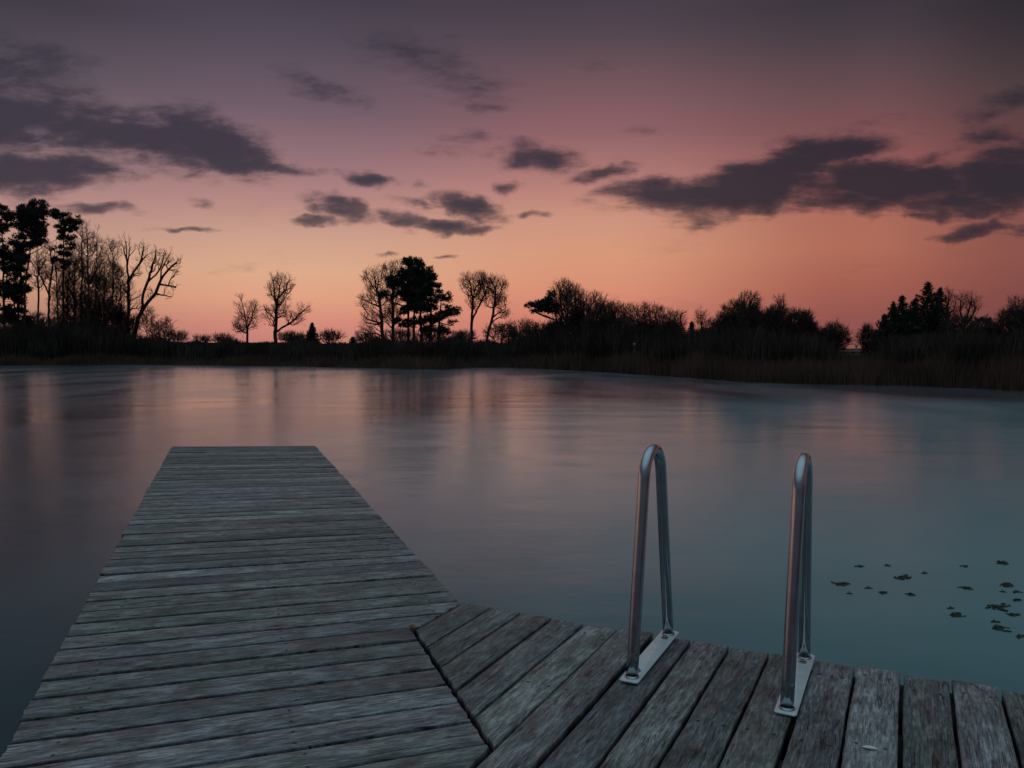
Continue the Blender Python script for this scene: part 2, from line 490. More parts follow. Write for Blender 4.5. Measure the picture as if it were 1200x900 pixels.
# ------------------------------------------------------------------ terrain and water
SHORE_PX = [(-900, 429), (-500, 429), (-250, 428.5), (0, 428.6), (170, 427.6), (300, 429), (420, 431), (520, 433.2), (545, 431), (600, 430.6), (650, 433), (720, 437), (800, 442), (880, 448), (950, 449.8), (1050, 451), (1130, 454), (1200, 457.5), (1400, 466), (1800, 480)]
_sh = [(math.atan2(p[0], p[1]), math.hypot(p[0], p[1])) for p in (at(px, py, 0.0) for px, py in SHORE_PX)]
_th = [-math.pi] + [-2.4, -1.9, -1.5] + [t for t, r in _sh] + [1.5, 1.9, 2.4] + [math.pi]
_rr = [22.0] + [26, 40, 75] + [r for t, r in _sh] + [16, 16, 18] + [22.0]


def shore_r(th): return float(np.interp(th, _th, _rr))


_gx = [-0.9, -0.6, -0.35, -0.15, 0.0, 0.2, 0.4, 0.65, 1.0]
_gh = [2.7, 2.6, 2.65, 2.45, 2.35, 1.95, 1.65, 1.5, 1.5]


def ground_z(x, y):
    th, r = math.atan2(x, y), math.hypot(x, y)
    d = r - shore_r(th)
    top = float(np.interp(th, _gx, _gh))
    if d < 0: return max(-1.6, d * 0.3 - 0.05)
    h = float(np.interp(d, [0, 0.6, 3, 8, 14, 40, 400, 4000], [-0.05, 0.12, 0.16 * top, 0.62 * top, 0.86 * top, top, top + 0.4, top + 2.0]))
    return h + 0.10 * math.sin(th * 61) * min(1, d / 6) + 0.06 * math.sin(th * 143 + d) * min(1, d / 4)


def shore_pt(th, d):
    r = shore_r(th) + d
    return r * math.sin(th), r * math.cos(th)


def build_ground():
    ths = np.concatenate([np.linspace(-math.pi, -0.8, 60, endpoint=False), np.linspace(-0.8, 0.8, 260, endpoint=False), np.linspace(0.8, math.pi, 60)])
    ds = [-9.0, -5.0, -2.5, -1.0, 0.0, 0.3, 0.6, 1.2, 2, 3, 4.5, 6, 8, 11, 14, 20, 28, 40, 70, 140, 400, 1200, 4000]
    v = []
    for d in ds:
        for t in ths:
            x, y = shore_pt(t, d)
            v.append((x, y, ground_z(x, y)))
    n = len(ths)
    f = [(r * n + i, r * n + i + 1, (r + 1) * n + i + 1, (r + 1) * n + i) for r in range(len(ds) - 1) for i in range(n - 1)]
    # lake bed closes the sheet in the middle
    v.append((0, 0, -1.6)); c = len(v) - 1
    tri = [(i + 1, i, c) for i in range(n - 1)]
    o = link('terrain', mesh('terrain', v, [np.array(f), np.array(tri)], ground_mat(), True))
    tag(o, kind='structure')
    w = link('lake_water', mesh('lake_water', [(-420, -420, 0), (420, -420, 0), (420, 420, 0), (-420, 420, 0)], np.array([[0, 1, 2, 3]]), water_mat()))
    tag(w, kind='structure')


build_ground()

# ------------------------------------------------------------------ deck
WDIR = np.array([-335.0, 950.0]); WDIR /= np.linalg.norm(WDIR)          # walkway runs out this way
WV = np.array([WDIR[1], -WDIR[0]])                                       # to its right
BDIR = np.array([466.0, 950.0]); BDIR /= np.linalg.norm(BDIR)           # boards of the platform
BE = np.array([BDIR[1], -BDIR[0]])                                       # along the platform's front edge, to the right
H = 1.25
CORNER = at(540, 707, DECK)[:2]


def w2(u, v): return CORNER + WDIR * u + WV * v


def p2(s, t): return CORNER + BE * s + BDIR * t


def clip(poly, p, n):
    """keep the side of the line through p that n points to"""
    out = []
    for i in range(len(poly)):
        a, b = poly[i], poly[(i + 1) % len(poly)]
        da, db = np.dot(a - p, n), np.dot(b - p, n)
        if da >= 0: out.append(a)
        if da * db < 0: out.append(a + (b - a) * (da / (da - db)))
    return out


class Boards:
    def __init__(self, seed): self.mb, self.attr, self.rng, self.k = MB(), [], np.random.default_rng(seed), 0

    def add(self, poly, axis, origin, thick=0.036, lift=0.0):
        if len(poly) < 3: return
        rng = self.rng
        axis = np.asarray(axis); across = np.array([-axis[1], axis[0]])
        self.k += 1
        poly = [np.asarray(p, float) for p in poly]
        area = sum(poly[i][0] * poly[(i + 1) % len(poly)][1] - poly[(i + 1) % len(poly)][0] * poly[i][1] for i in range(len(poly)))
        if area < 0: poly = poly[::-1]
        pts = []
        for i in range(len(poly)):
            a, b = poly[i], poly[(i + 1) % len(poly)]
            L = np.linalg.norm(b - a)
            if L < 1e-4: continue
            e = (b - a) / L; nrm = np.array([e[1], -e[0]])
            side = abs(np.dot(e, axis)) > 0.8
            m = max(1, int(L / (0.045 if side else 0.018)))
            ph = rng.uniform(0, 6.28, 3)
            for q in range(m):
                t = q / m
                j = 0.0 if q == 0 else (0.0014 * math.sin(t * L * 9 + ph[0]) + rng.normal(0, 0.0007) if side else 0.002 * math.sin(t * 9 + ph[1]) + rng.normal(0, 0.0016))
                pts.append(a + (b - a) * t + nrm * j)
        P = np.array(pts); n = len(P)
        nx, pv = np.roll(P, -1, 0), np.roll(P, 1, 0)
        tg = nx - pv; tg /= np.maximum(np.linalg.norm(tg, axis=1, keepdims=True), 1e-9)
        inn = np.stack([-tg[:, 1], tg[:, 0]], 1)
        c0 = P.mean(0)
        tilt = rng.normal(0, 0.010); lift = lift + rng.normal(0, 0.0012); cup = rng.normal(0, 0.0035)
        def z(Q): 
            ac = (Q - c0) @ across; al = (Q - c0) @ axis
            return DECK + lift + tilt * ac + cup * al * 0.5
        ring = []
        for ins, dz in ((0.0, -thick), (0.0, -0.0040), (0.0010, -0.0012), (0.0032, 0.0)):
            Q = P + inn * ins
            ring.append(np.column_stack([Q, z(Q) + dz]))
        v = np.concatenate(ring)
        i = np.arange(n); jn = (i + 1) % n
        q = np.concatenate([np.stack([i + r * n, jn + r * n, jn + (r + 1) * n, i + (r + 1) * n], 1) for r in range(3)])
        self.mb.add(v, [q, (np.arange(n) + 3 * n)[None], np.arange(n)[::-1][None]])
        rel = v[:, :2] - origin
        al = rel @ axis
        ac = (v[:, :2] - c0) @ across
        self.attr.append(np.column_stack([al, ac, np.full(len(v), self.k * 7.31)]))

    def build(self, name, mat, parent):
        o = self.mb.build(name, mat, parent)
        a = o.data.attributes.new('bcoord', 'FLOAT_VECTOR', 'POINT')
        a.data.foreach_set('vector', np.concatenate(self.attr).astype(np.float32).ravel())
        return o


def beam(mb, a, b, w, z0, z1):
    a, b = np.asarray(a, float), np.asarray(b, float)
    d = (b - a) / np.linalg.norm(b - a); n = np.array([-d[1], d[0]]) * w / 2
    q = [a + n, a - n, b - n, b + n]
    v = [(p[0], p[1], z) for z in (z0, z1) for p in q]
    mb.add(v, np.array([[0, 1, 2, 3], [7, 6, 5, 4], [0, 4, 5, 1], [1, 5, 6, 2], [2, 6, 7, 3], [3, 7, 4, 0]]))


def post(mb, p, r, z0, z1):
    v, f = tube([(p[0], p[1], z0), (p[0], p[1], (z0 + z1) / 2), (p[0], p[1], z1)], [r * 1.05, r, r], 14)
    mb.add(v, f)


def build_decks():
    rng = np.random.default_rng(5)
    wide = 1.396 * H
    vj = -0.250 * H
    # walkway: boards fan slightly, from square at the near end to skewed at the far end
    jet = thing('jetty', 'long weathered grey plank jetty running straight out into the lake', 'jetty', (*w2(2.2 * H, -0.7 * H), 0))
    inv = Vector(jet.location)
    B = Boards(11)
    u_end, p = 5.537 * H, 0.1279 * H
    k = 0
    platform_s = 5 * 0.163                                            # the board line at which the walkway's mitred end starts
    cut_p = p2(platform_s, 0) - BE * 0.016
    while True:
        ur = u_end - k * p
        def left(u): return u + (u + 1.0 * H) * 0.0623 if u > -1.0 * H else u
        ul = left(ur); ur2 = ur - p; ul2 = left(ur2)
        if ul < -2.25 * H: break
        gap = 0.0175 * (1 + 0.22 * rng.normal()); gap = min(max(gap, 0.011), 0.025)
        jl = rng.normal(0, 0.0042)
        dl, dr = wide + jl, rng.normal(0, 0.0035)
        gu = gap
        a, b = w2(ur - gu * .5, dr), w2(ul - gu * .5, -dl)
        c, d = w2(ul2 + gu * .5, -dl), w2(ur2 + gu * .5, dr)
        poly = [a, b, c, d]
        um = (ur + ur2) / 2
        if um < 0.02:
            # corner wedge: cut along the platform's first board
            if um > -0.2206 * H:
                poly = clip(poly, CORNER - BE * 0.006, -BE)
            else:
                poly = clip(poly, w2(0, vj), -WV)
            poly = clip(poly, cut_p, -BE)
        ax = (a - b) / np.linalg.norm(a - b)
        B.add(poly, ax, w2(um, -wide))
        k += 1
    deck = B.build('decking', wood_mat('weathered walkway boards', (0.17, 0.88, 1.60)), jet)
    mb = MB()
    for vv in (-0.17, -wide / 2, -wide + 0.17):
        u0 = -0.2 if vv > -0.3 else (-1.3 * H if vv > -1.0 else -1.9 * H)
        beam(mb, w2(u0, vv), w2(u_end - 0.10, vv), 0.07, DECK - 0.20, DECK - 0.041)
    M_BEAM = simple('dark beam wood', (0.07, 0.062, 0.055), 0.85, 0.4, 5)
    mb1 = mb
    for i, vv in enumerate((-0.17, -wide / 2, -wide + 0.17)):
        m1 = MB()
        u0 = -0.2 if i == 0 else (-1.3 * H if i == 1 else -1.9 * H)
        beam(m1, w2(u0, vv), w2(u_end - 0.10, vv), 0.07, DECK - 0.20, DECK - 0.041)
        m1.build('beam', M_BEAM, jet)
    for u in (0.6, 3.4, 6.5):
        for vv in (-0.17, -wide + 0.17):
            m1 = MB(); post(m1, w2(u, vv), 0.075, -1.7, DECK - 0.202)
            m1.build('post', M_BEAM, jet)
    # platform
    plat = thing('platform', 'angled plank platform joined to the jetty and carrying two steel handrails', 'platform', (*p2(1.5, -1.5), 0))
    B = Boards(23)
    pitch = 0.163
    for i in range(26):
        g0, g1 = 0.0050 + abs(rng.normal(0, 0.0018)), 0.0050 + abs(rng.normal(0, 0.0018))
        t0 = rng.normal(0, 0.006)
        a, b = p2(i * pitch + g0, t0), p2((i + 1) * pitch - g1, t0 + rng.normal(0, 0.003))
        c, d = p2((i + 1) * pitch - g1, -5.2), p2(i * pitch + g0, -5.2)
        poly = [a, b, c, d]
        if i < 5: poly = clip(poly, w2(0, vj + 0.020), WV)
        B.add(poly, -BDIR, p2(0, 0))
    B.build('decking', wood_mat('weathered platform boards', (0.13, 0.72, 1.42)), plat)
    for t in (-0.05, -0.16, -0.50, -0.85, -1.25, -1.7, -2.6, -3.6, -4.8):
        m1 = MB(); beam(m1, p2(max(0.16, -t * 0.95), t), p2(4.2, t), 0.075, DECK - 0.20, DECK - 0.041)
        m1.build('beam', M_BEAM, plat)
    for s, t in ((0.4, -0.12), (2.2, -0.12), (4.0, -0.12)):
        m1 = MB(); post(m1, p2(s, t), 0.075, -1.7, DECK - 0.202)
        m1.build('post', M_BEAM, plat)
    for o in list(jet.children) + list(plat.children):
        o.location = -Vector(o.parent.location)


build_decks()

# ------------------------------------------------------------------ handrails
M_TUBE = metal_mat('brushed stainless tube', (0.50, 0.545, 0.59), 0.13, 0.24, (40, 40, 3))
M_PLATE = metal_mat('galvanised foot plate', (0.74, 0.85, 0.88), 0.32, 0.50, (30, 30, 30), 0.15)
M_BOLT = metal_mat('bolt steel', (0.32, 0.30, 0.29), 0.35, 0.5, (30, 30, 30))


def build_handrail():
    root = thing('handrail', '', 'handrail')
    L, top, r = 0.515, 0.865, 0.0232
    rb = 0.122
    # local: x across, y along the boards (front leg at y=0, rear leg at y=L)
    cy = L / 2
    # tangent construction: arc centre height so that the crown reaches 'top'
    cz = top - r - rb
    pts = []
    zb = 0.006
    # legs are tangent to the bend
    lean = math.atan2(cy, cz - zb) - math.asin(rb / math.hypot(cy, cz - zb))
    a0 = math.pi - lean
    p_t = np.array([0, cy + rb * math.cos(a0), cz + rb * math.sin(a0)])
    for q in np.linspace(0, 1, 9): pts.append(np.array([0, 0, zb]) * (1 - q) + p_t * q)
    for a in np.linspace(a0, lean, 26)[1:-1]: pts.append(np.array([0, cy + rb * math.cos(a), cz + rb * math.sin(a)]))
    p_e = np.array([0, cy + rb * math.cos(lean), cz + rb * math.sin(lean)])
    for q in np.linspace(0, 1, 9): pts.append(p_e * (1 - q) + np.array([0, L, zb]) * q)
    mb = MB(); v, f = tube(pts, r, 24); mb.add(v, f)
    o = mb.build('tube', M_TUBE, root, True)
    # foot plate: rounded strip
    w, ext, th, rc = 0.037, 0.047, 0.006, 0.013
    out = []
    for (sx, sy, a0) in ((1, 1, 0), (-1, 1, 90), (-1, -1, 180), (1, -1, 270)):
        ccx = sx * (w - rc); ccy = (L + ext - rc) if sy > 0 else (-ext + rc)
        for a in np.linspace(a0, a0 + 90, 7): out.append((ccx + rc * math.cos(math.radians(a)), ccy + rc * math.sin(math.radians(a))))
    P = np.array(out); n = len(P); c = P.mean(0)
    rings = [np.column_stack([P, np.zeros(n)]), np.column_stack([P, np.full(n, th - 0.0012)]), np.column_stack([P + (c - P) * np.array([[0.03, 0.004]]), np.full(n, th)])]
    i = np.arange(n); j = (i + 1) % n
    q = np.concatenate([np.stack([i + r_ * n, j + r_ * n, j + (r_ + 1) * n, i + (r_ + 1) * n], 1) for r_ in range(2)])
    mb = MB(); mb.add(np.concatenate(rings), [q, (i + 2 * n)[None], i[::-1][None]])
    mb.build('foot_plate', M_PLATE, root)
    # weld collars and bolts
    for y in (0.0, L):
        mb = MB(); v, f = tube([(0, y, th), (0, y, th + 0.004), (0, y, th + 0.008)], [r + 0.006, r + 0.004, r + 0.0005], 24, False); mb.add(v, [f[0]])
        mb.build('weld_collar', M_TUBE, root, True)
    for y in (0.062, L - 0.058):
        mb = MB()
        v, f = tube([(0, y, th), (0, y, th + 0.002), (0, y, th + 0.003)], [0.0155, 0.0155, 0.0145], 20); mb.add(v, f)
        v, f = tube([(0, y, th + 0.003), (0, y, th + 0.008), (0, y, th + 0.0105)], [0.0105, 0.0105, 0.0085], 6); mb.add(v, f)
        mb.build('bolt', M_BOLT, root)
    return root


def put_rail(o, px, py, label, tilt=0.0):
    p = at(px, py, DECK)
    o.location = (p[0], p[1], DECK + 0.004)
    o.rotation_euler = (0, 0, -math.atan2(BDIR[0], BDIR[1]))
    o.rotation_euler[1] = tilt
    tag(o, label, 'handrail', 'pair of steel handrails')


hr = build_handrail()
put_rail(hr, 740.5, 796, 'bent steel tube handrail standing between the other rail and the jetty')
hr2 = copy_tree(hr)
put_rail(hr2, 922, 833, 'bent steel tube handrail closer to the floating weed, farther from the jetty', math.radians(0.9))

# ------------------------------------------------------------------ bits on the deck
def build_leaf(name, mat, label, cat, px, py, L, W, rz, curl):
    n, m = 9, 5
    v = []
    for i in range(n):
        t = i / (n - 1)
        hw = W * math.sin(math.pi * min(1, t * 0.94 + 0.03)) ** 0.8 * (1 - 0.25 * t)
        for j in range(m):
            s = j / (m - 1) * 2 - 1
            v.append((s * hw, (t - 0.5) * L, 0.004 + curl * (s * s) * hw * 2 + curl * 0.35 * L * (t - 0.5) ** 2 * 2))
    f = [(i * m + j, i * m + j + 1, (i + 1) * m + j + 1, (i + 1) * m + j) for i in range(n - 1) for j in range(m - 1)]
    o = link(name, mesh(name, v, np.array(f), mat, True))
    md = o.modifiers.new('thick', 'SOLIDIFY'); md.thickness = 0.0012; md.offset = 1
    p = at(px, py, DECK)
    o.location = (p[0], p[1], DECK + 0.004); o.rotation_euler = (0, 0, rz)
    return tag(o, label, cat)


build_leaf('feather', M_LEAFPALE, 'tiny curled white feather lying on a platform board', 'feather', 1019, 881, 0.046, 0.011, 1.15, 0.4)
build_leaf('dead_leaf', M_LEAFORANGE, 'small rusty dead leaf at the corner where jetty and platform meet', 'leaf', 482.5, 738, 0.05, 0.014, 0.5, 0.5)

# ------------------------------------------------------------------ floating weed
def build_weed(i, px, py, w, label, group='patches of weed floating on the lake'):
    rng = np.random.default_rng(300 + i)
    c = at(px, py, 0.0)
    half = 0.72 * w / F * c[1] / 2
    mb = MB()
    n = max(3, int(w * 0.55))
    for q in range(n):
        x = rng.normal(0, 0.42) * half
        y = rng.normal(0, 0.25) * half * 1.4 + 0.35 * x
        rr = half * rng.uniform(0.028, 0.070) * (1.0 if q else 1.5)
        rr = max(rr, 0.008)
        k = 9
        a = np.arange(k) * 2 * math.pi / k + rng.uniform(0, 6)
        rad = rr * rng.uniform(0.5, 1.15, k)
        el = rng.uniform(1.6, 4.2); ro = rng.normal(0.1, 0.5)
        X = rad * np.cos(a) * el; Y = rad * np.sin(a)
        P = np.stack([x + X * math.cos(ro) - Y * math.sin(ro), y + X * math.sin(ro) + Y * math.cos(ro)], 1)
        zt = 0.002 + q * 0.0004
        zs = zt + rng.uniform(0, 0.004, k)
        v = np.concatenate([np.column_stack([P, np.full(k, -0.01)]), np.column_stack([P, zs])])
        ii = np.arange(k); jj = (ii + 1) % k
        mb.add(v, [np.stack([ii, jj, jj + k, ii + k], 1), (ii + k)[None]])
    # a stalk or two keep the patch together
    for q in range(2):
        a = np.array([rng.normal(0, .5) * half, rng.normal(0, .2) * half, 0.004]); b = -a * rng.uniform(.5, 1); b[2] = 0.004
        v, f = tube([a, (a + b) / 2 + [0, .02, .004], b], 0.003, 5); mb.add(v, f)
    o = mb.build('floating_weed', M_WEED)
    o.location = (c[0], c[1], 0)
    return tag(o, label, 'water weed', group)


WEEDS = [(1058, 677, 34, 'largest dark weed patch straight out past the steel handrail'), (986, 685, 22, 'loose weed patch floating closest to the steel handrail'),
         (1036, 695, 15, 'small weed strip between the big patch and the platform'), (1068, 697, 16, 'short thick weed strip just below the big patch'),
         (1122, 721, 26, 'long weed strip floating closest to the platform edge'), (1180, 686, 24, 'plump dark weed patch near the right end of the floating weed'),
         (1175, 660, 30, 'thin weed line floating farthest out on the lake'), (1134, 690, 20, 'thin slanting weed line amid the floating weed'),
         (1172, 712, 34, 'broken weed line above the densest cluster of floating weed'), (1188, 721, 18, 'weed scraps in the middle of the dense cluster'),
         (1170, 737, 26, 'weed strip at the lower rim of the dense cluster'), (1196, 746, 14, 'weed strip at the lower right rim of the floating weed')]
FLECKS = [(1008, 664, 14), (1130, 664, 14), (1018, 689, 8), (1192, 694, 10), (1115, 713, 8), (996, 696, 6), (1176, 694, 7), (1084, 672, 8), (1192, 704, 10), (1166, 729, 8), (1040, 663, 5)]
for i, (px, py, w, lab) in enumerate(WEEDS): build_weed(i, px, py, w, lab)
for i, (px, py, w) in enumerate(FLECKS): build_weed(50 + i, px, py, w, 'tiny stray fleck of weed floating between the larger patches', 'stray flecks of floating weed')

# ------------------------------------------------------------------ trees
def grow(trunks, lobes, n, rng, bf=0.30, step=0.45, tip=0.013, twigs=5, twig_len=0.7, base_r=0.14, shell=0.5, expo=0.42, up=0.55, twig_r=0.0085):
    """A tree that grows towards points spread in LOBES (cx,cy,cz,rx,ry,rz), from TRUNKS (polylines).
    Returns (trunk paths with radii, branch segments, twig segments)."""
    N, par, path = [], [], []

    def add(p, pa):
        N.append(np.asarray(p, float)); par.append(pa)
        path.append(0.0 if pa < 0 else path[pa] + float(np.linalg.norm(N[-1] - N[pa])))
        return len(N) - 1
    tr_idx = []
    for poly in trunks:
        poly = [np.asarray(p, float) for p in poly]
        start = -1
        if N and poly[0][2] > 0.3:
            A = np.array(N); start = int(np.argmin(np.linalg.norm(A - poly[0], axis=1)))
        cur = start
        idx = [start] if start >= 0 else []
        pts = poly if start < 0 else [N[start]] + poly[1:]
        for a, b in zip(pts, pts[1:]):
            L = np.linalg.norm(b - a); m = max(1, int(L / step))
            if cur < 0: cur = add(a, -1); idx.append(cur)
            for q in range(1, m + 1):
                j = rng.normal(0, 0.035 * min(1, L), 3) if q < m else 0
                cur = add(a + (b - a) * q / m + j, cur); idx.append(cur)
        tr_idx.append(idx)
    vol = np.array([l[3] * l[4] * l[5] for l in lobes]) ** 0.7; vol /= vol.sum()
    which = rng.choice(len(lobes), n, p=vol)
    pts = []
    for w in which:
        l = lobes[w]
        d = rng.normal(size=3); d /= np.linalg.norm(d)
        rad = rng.uniform() ** (1 / 3)
        rad = rad * (1 - shell) + shell * rng.uniform(0.72, 1.0)
        pts.append(np.array(l[:3]) + d * rad * np.array(l[3:6]))
    pts = np.array(pts)
    A = np.array(N)
    order = np.argsort([np.min(np.linalg.norm(A - p, axis=1)) for p in pts])
    cap = len(N) + n * 14
    arr = np.zeros((cap, 3)); arr[:len(N)] = A
    pl = np.zeros(cap); pl[:len(N)] = path
    ends = []
    for o in order:
        p = pts[o]; m = len(N)
        dv = p - arr[:m]; dist = np.linalg.norm(dv, axis=1)
        cost = dist + bf * pl[:m] + 1.2 * np.maximum(0, up * dist - dv[:, 2])
        j = int(np.argmin(cost))
        L = dist[j]
        if L < 0.15: continue
        q = max(2, min(10, int(L / step)))
        a = arr[j].copy()
        ctl = (a + p) / 2 + np.array([0, 0, -0.10 * L]) + rng.normal(0, 0.06 * L, 3)
        cur = j
        for t in np.linspace(0, 1, q + 1)[1:]:
            if len(N) >= cap: break
            b = (1 - t) ** 2 * a + 2 * t * (1 - t) * ctl + t * t * p + rng.normal(0, 0.025, 3)
            cur = add(b, cur); arr[cur] = b; pl[cur] = path[cur]
        ends.append(cur)
    par = np.array(par); M = len(N)
    leaf = np.zeros(M); hasch = np.zeros(M, bool)
    for i in range(M):
        if par[i] >= 0: hasch[par[i]] = True
    leaf[~hasch] = 1
    for i in range(M - 1, -1, -1):
        if par[i] >= 0: leaf[par[i]] += leaf[i]
    root_leaf = max(leaf)
    R = tip + (base_r - tip) * ((leaf - 1) / max(1, root_leaf - 1)) ** expo
    A = np.array(N)
    is_tr = np.zeros(M, bool)
    trunk_paths = []
    for idx in tr_idx:
        is_tr[idx] = True
        rr = R[idx].copy()
        g = np.linspace(1, 0, len(idx))
        if len(idx) > 2: trunk_paths.append((A[idx], np.maximum(rr, tip)))
    seg = [(par[i], i) for i in range(M) if par[i] >= 0 and not (is_tr[i] and is_tr[par[i]])]
    s = np.array(seg) if seg else np.zeros((0, 2), int)
    br = (A[s[:, 0]], A[s[:, 1]], np.minimum(R[s[:, 0]], R[s[:, 1]] * 1.35), R[s[:, 1]])
    # fine twigs
    T0, T1, r0, r1 = [], [], [], []
    cand = [i for i in range(M) if par[i] >= 0 and R[i] < tip * 2.6]
    for i in cand:
        d = A[i] - A[par[i]]; d /= max(1e-6, np.linalg.norm(d))
        m = twigs if not hasch[i] else max(1, twigs // 3)
        for q in range(m):
            t = d + rng.normal(0, 0.55, 3) + np.array([0, 0, 0.28]); t /= np.linalg.norm(t)
            L = twig_len * rng.uniform(0.45, 1.1)
            mid = A[i] + t * L * 0.5
            t2 = t + rng.normal(0, 0.22, 3) + np.array([0, 0, 0.15]); t2 /= np.linalg.norm(t2)
            e = mid + t2 * L * 0.5
            T0 += [A[i], mid]; T1 += [mid, e]; r0 += [twig_r, twig_r * .8]; r1 += [twig_r * .8, twig_r * .45]
            for w in range(2):
                t3 = t2 + rng.normal(0, 0.6, 3) + np.array([0, 0, 0.1]); t3 /= np.linalg.norm(t3)
                T0.append(mid); T1.append(mid + t3 * L * rng.uniform(.3, .6)); r0.append(twig_r * .7); r1.append(twig_r * .4)
    tw = (np.array(T0).reshape(-1, 3), np.array(T1).reshape(-1, 3), np.array(r0), np.array(r1))
    return trunk_paths, br, tw


def tree_meshes(trunk_paths, br, tw, root, bark=None):
    mb = MB()
    for P, R in trunk_paths:
        R = R.copy()
        v, f = tube(P, R, 8); mb.add(v, f)
    mb.build('trunk', bark or M_BARK, root, True)
    mb = MB()
    if len(br[0]): mb.add(*prisms(*br, k=4))
    if len(tw[0]): mb.add(*prisms(*tw, k=3))
    mb.build('crown', M_TWIG, root)


def on_land(px, Y):
    th = math.atan2(px - CXP, F)
    return max(Y, shore_r(th) * math.cos(th) + 7.0 + (px * 7.3) % 3.0)


def local(base_px, Y, gz):
    """pixel -> local (x, z) for a thing standing at depth Y"""
    b = at_depth(base_px, HORIZON, Y)
    def f(px, py):
        p = at_depth(px, py, Y)
        return p[0] - b[0], p[2] - gz
    return b, f


def bare_tree(px, Y, lobes, label, trunks=None, n=200, base_r=0.13, group='bare trees along the far bank', seed=0, name='bare_tree', cat='tree', **kw):
    """lobes: (cx, cy, rx, ry) in picture pixels; trunks: polylines in picture pixels, the first point on the ground"""
    rng = np.random.default_rng(seed * 13 + int(px * 7) % 9973)
    Y = on_land(px, Y)
    X = (px - CXP) / F * Y
    gz = ground_z(X, Y) - 0.05
    b, f = local(px, Y, gz)
    s = Y / F
    L3 = []
    for (cx, cy, rx, ry) in lobes:
        x, z = f(cx, cy)
        L3.append((x, rng.uniform(-0.15, 0.15) * rx * s, z, rx * s, min(rx, ry * 1.2) * s * 0.8, ry * s))
    if trunks is None:
        lo = lobes[0]
        trunks = [[(px, None), ((px * 0.6 + lo[0] * 0.4), lo[1] + lo[3] * 1.0), (lo[0], lo[1] - lo[3] * 0.55)]]
    T3 = []
    for ti, t in enumerate(trunks):
        pts = []
        for qi, (x, y) in enumerate(t):
            if y is None: xx = f(x, HORIZON)[0]; zz = 0.0
            else: xx, zz = f(x, y)
            pts.append((xx, 0.0 if (qi == 0 and ti == 0) else rng.normal(0, 0.12) * (0 if qi == 0 else 1), zz))
        T3.append(pts)
    root = thing(name, label, cat, (b[0], Y, gz), 0, group)
    k = Y / 85.0
    P = dict(step=0.42 * k, tip=0.016 * k, twig_len=0.85 * k, twig_r=0.0105 * k, base_r=base_r * 1.15, twigs=5)
    n = int(n * {'trees of the tall wood on the near left bank': 1.45, 'trees of the long thicket': 1.35, 'row of slim bare trees': 1.3}.get(group, 1.1))
    P.update(kw)
    tree_meshes(*grow(T3, L3, n, rng, **P), root)
    return root


def tufts(cen, rng, size, m=9, wid=0.16):
    """needle brushes: m thin triangles out of each centre"""
    n = len(cen)
    d = rng.normal(size=(n, m, 3)); d[:, :, 2] += 0.35
    d /= np.linalg.norm(d, axis=2, keepdims=True)
    L = size * rng.uniform(0.55, 1.1, (n, m, 1))
    sd = np.cross(d, rng.normal(size=(n, m, 3))); sd /= np.linalg.norm(sd, axis=2, keepdims=True)
    c = cen[:, None, :]
    a, b, e = c + sd * L * wid, c - sd * L * wid, c + d * L
    v = np.stack([a, b, e], axis=2).reshape(-1, 3)
    return v, np.arange(len(v)).reshape(-1, 3)


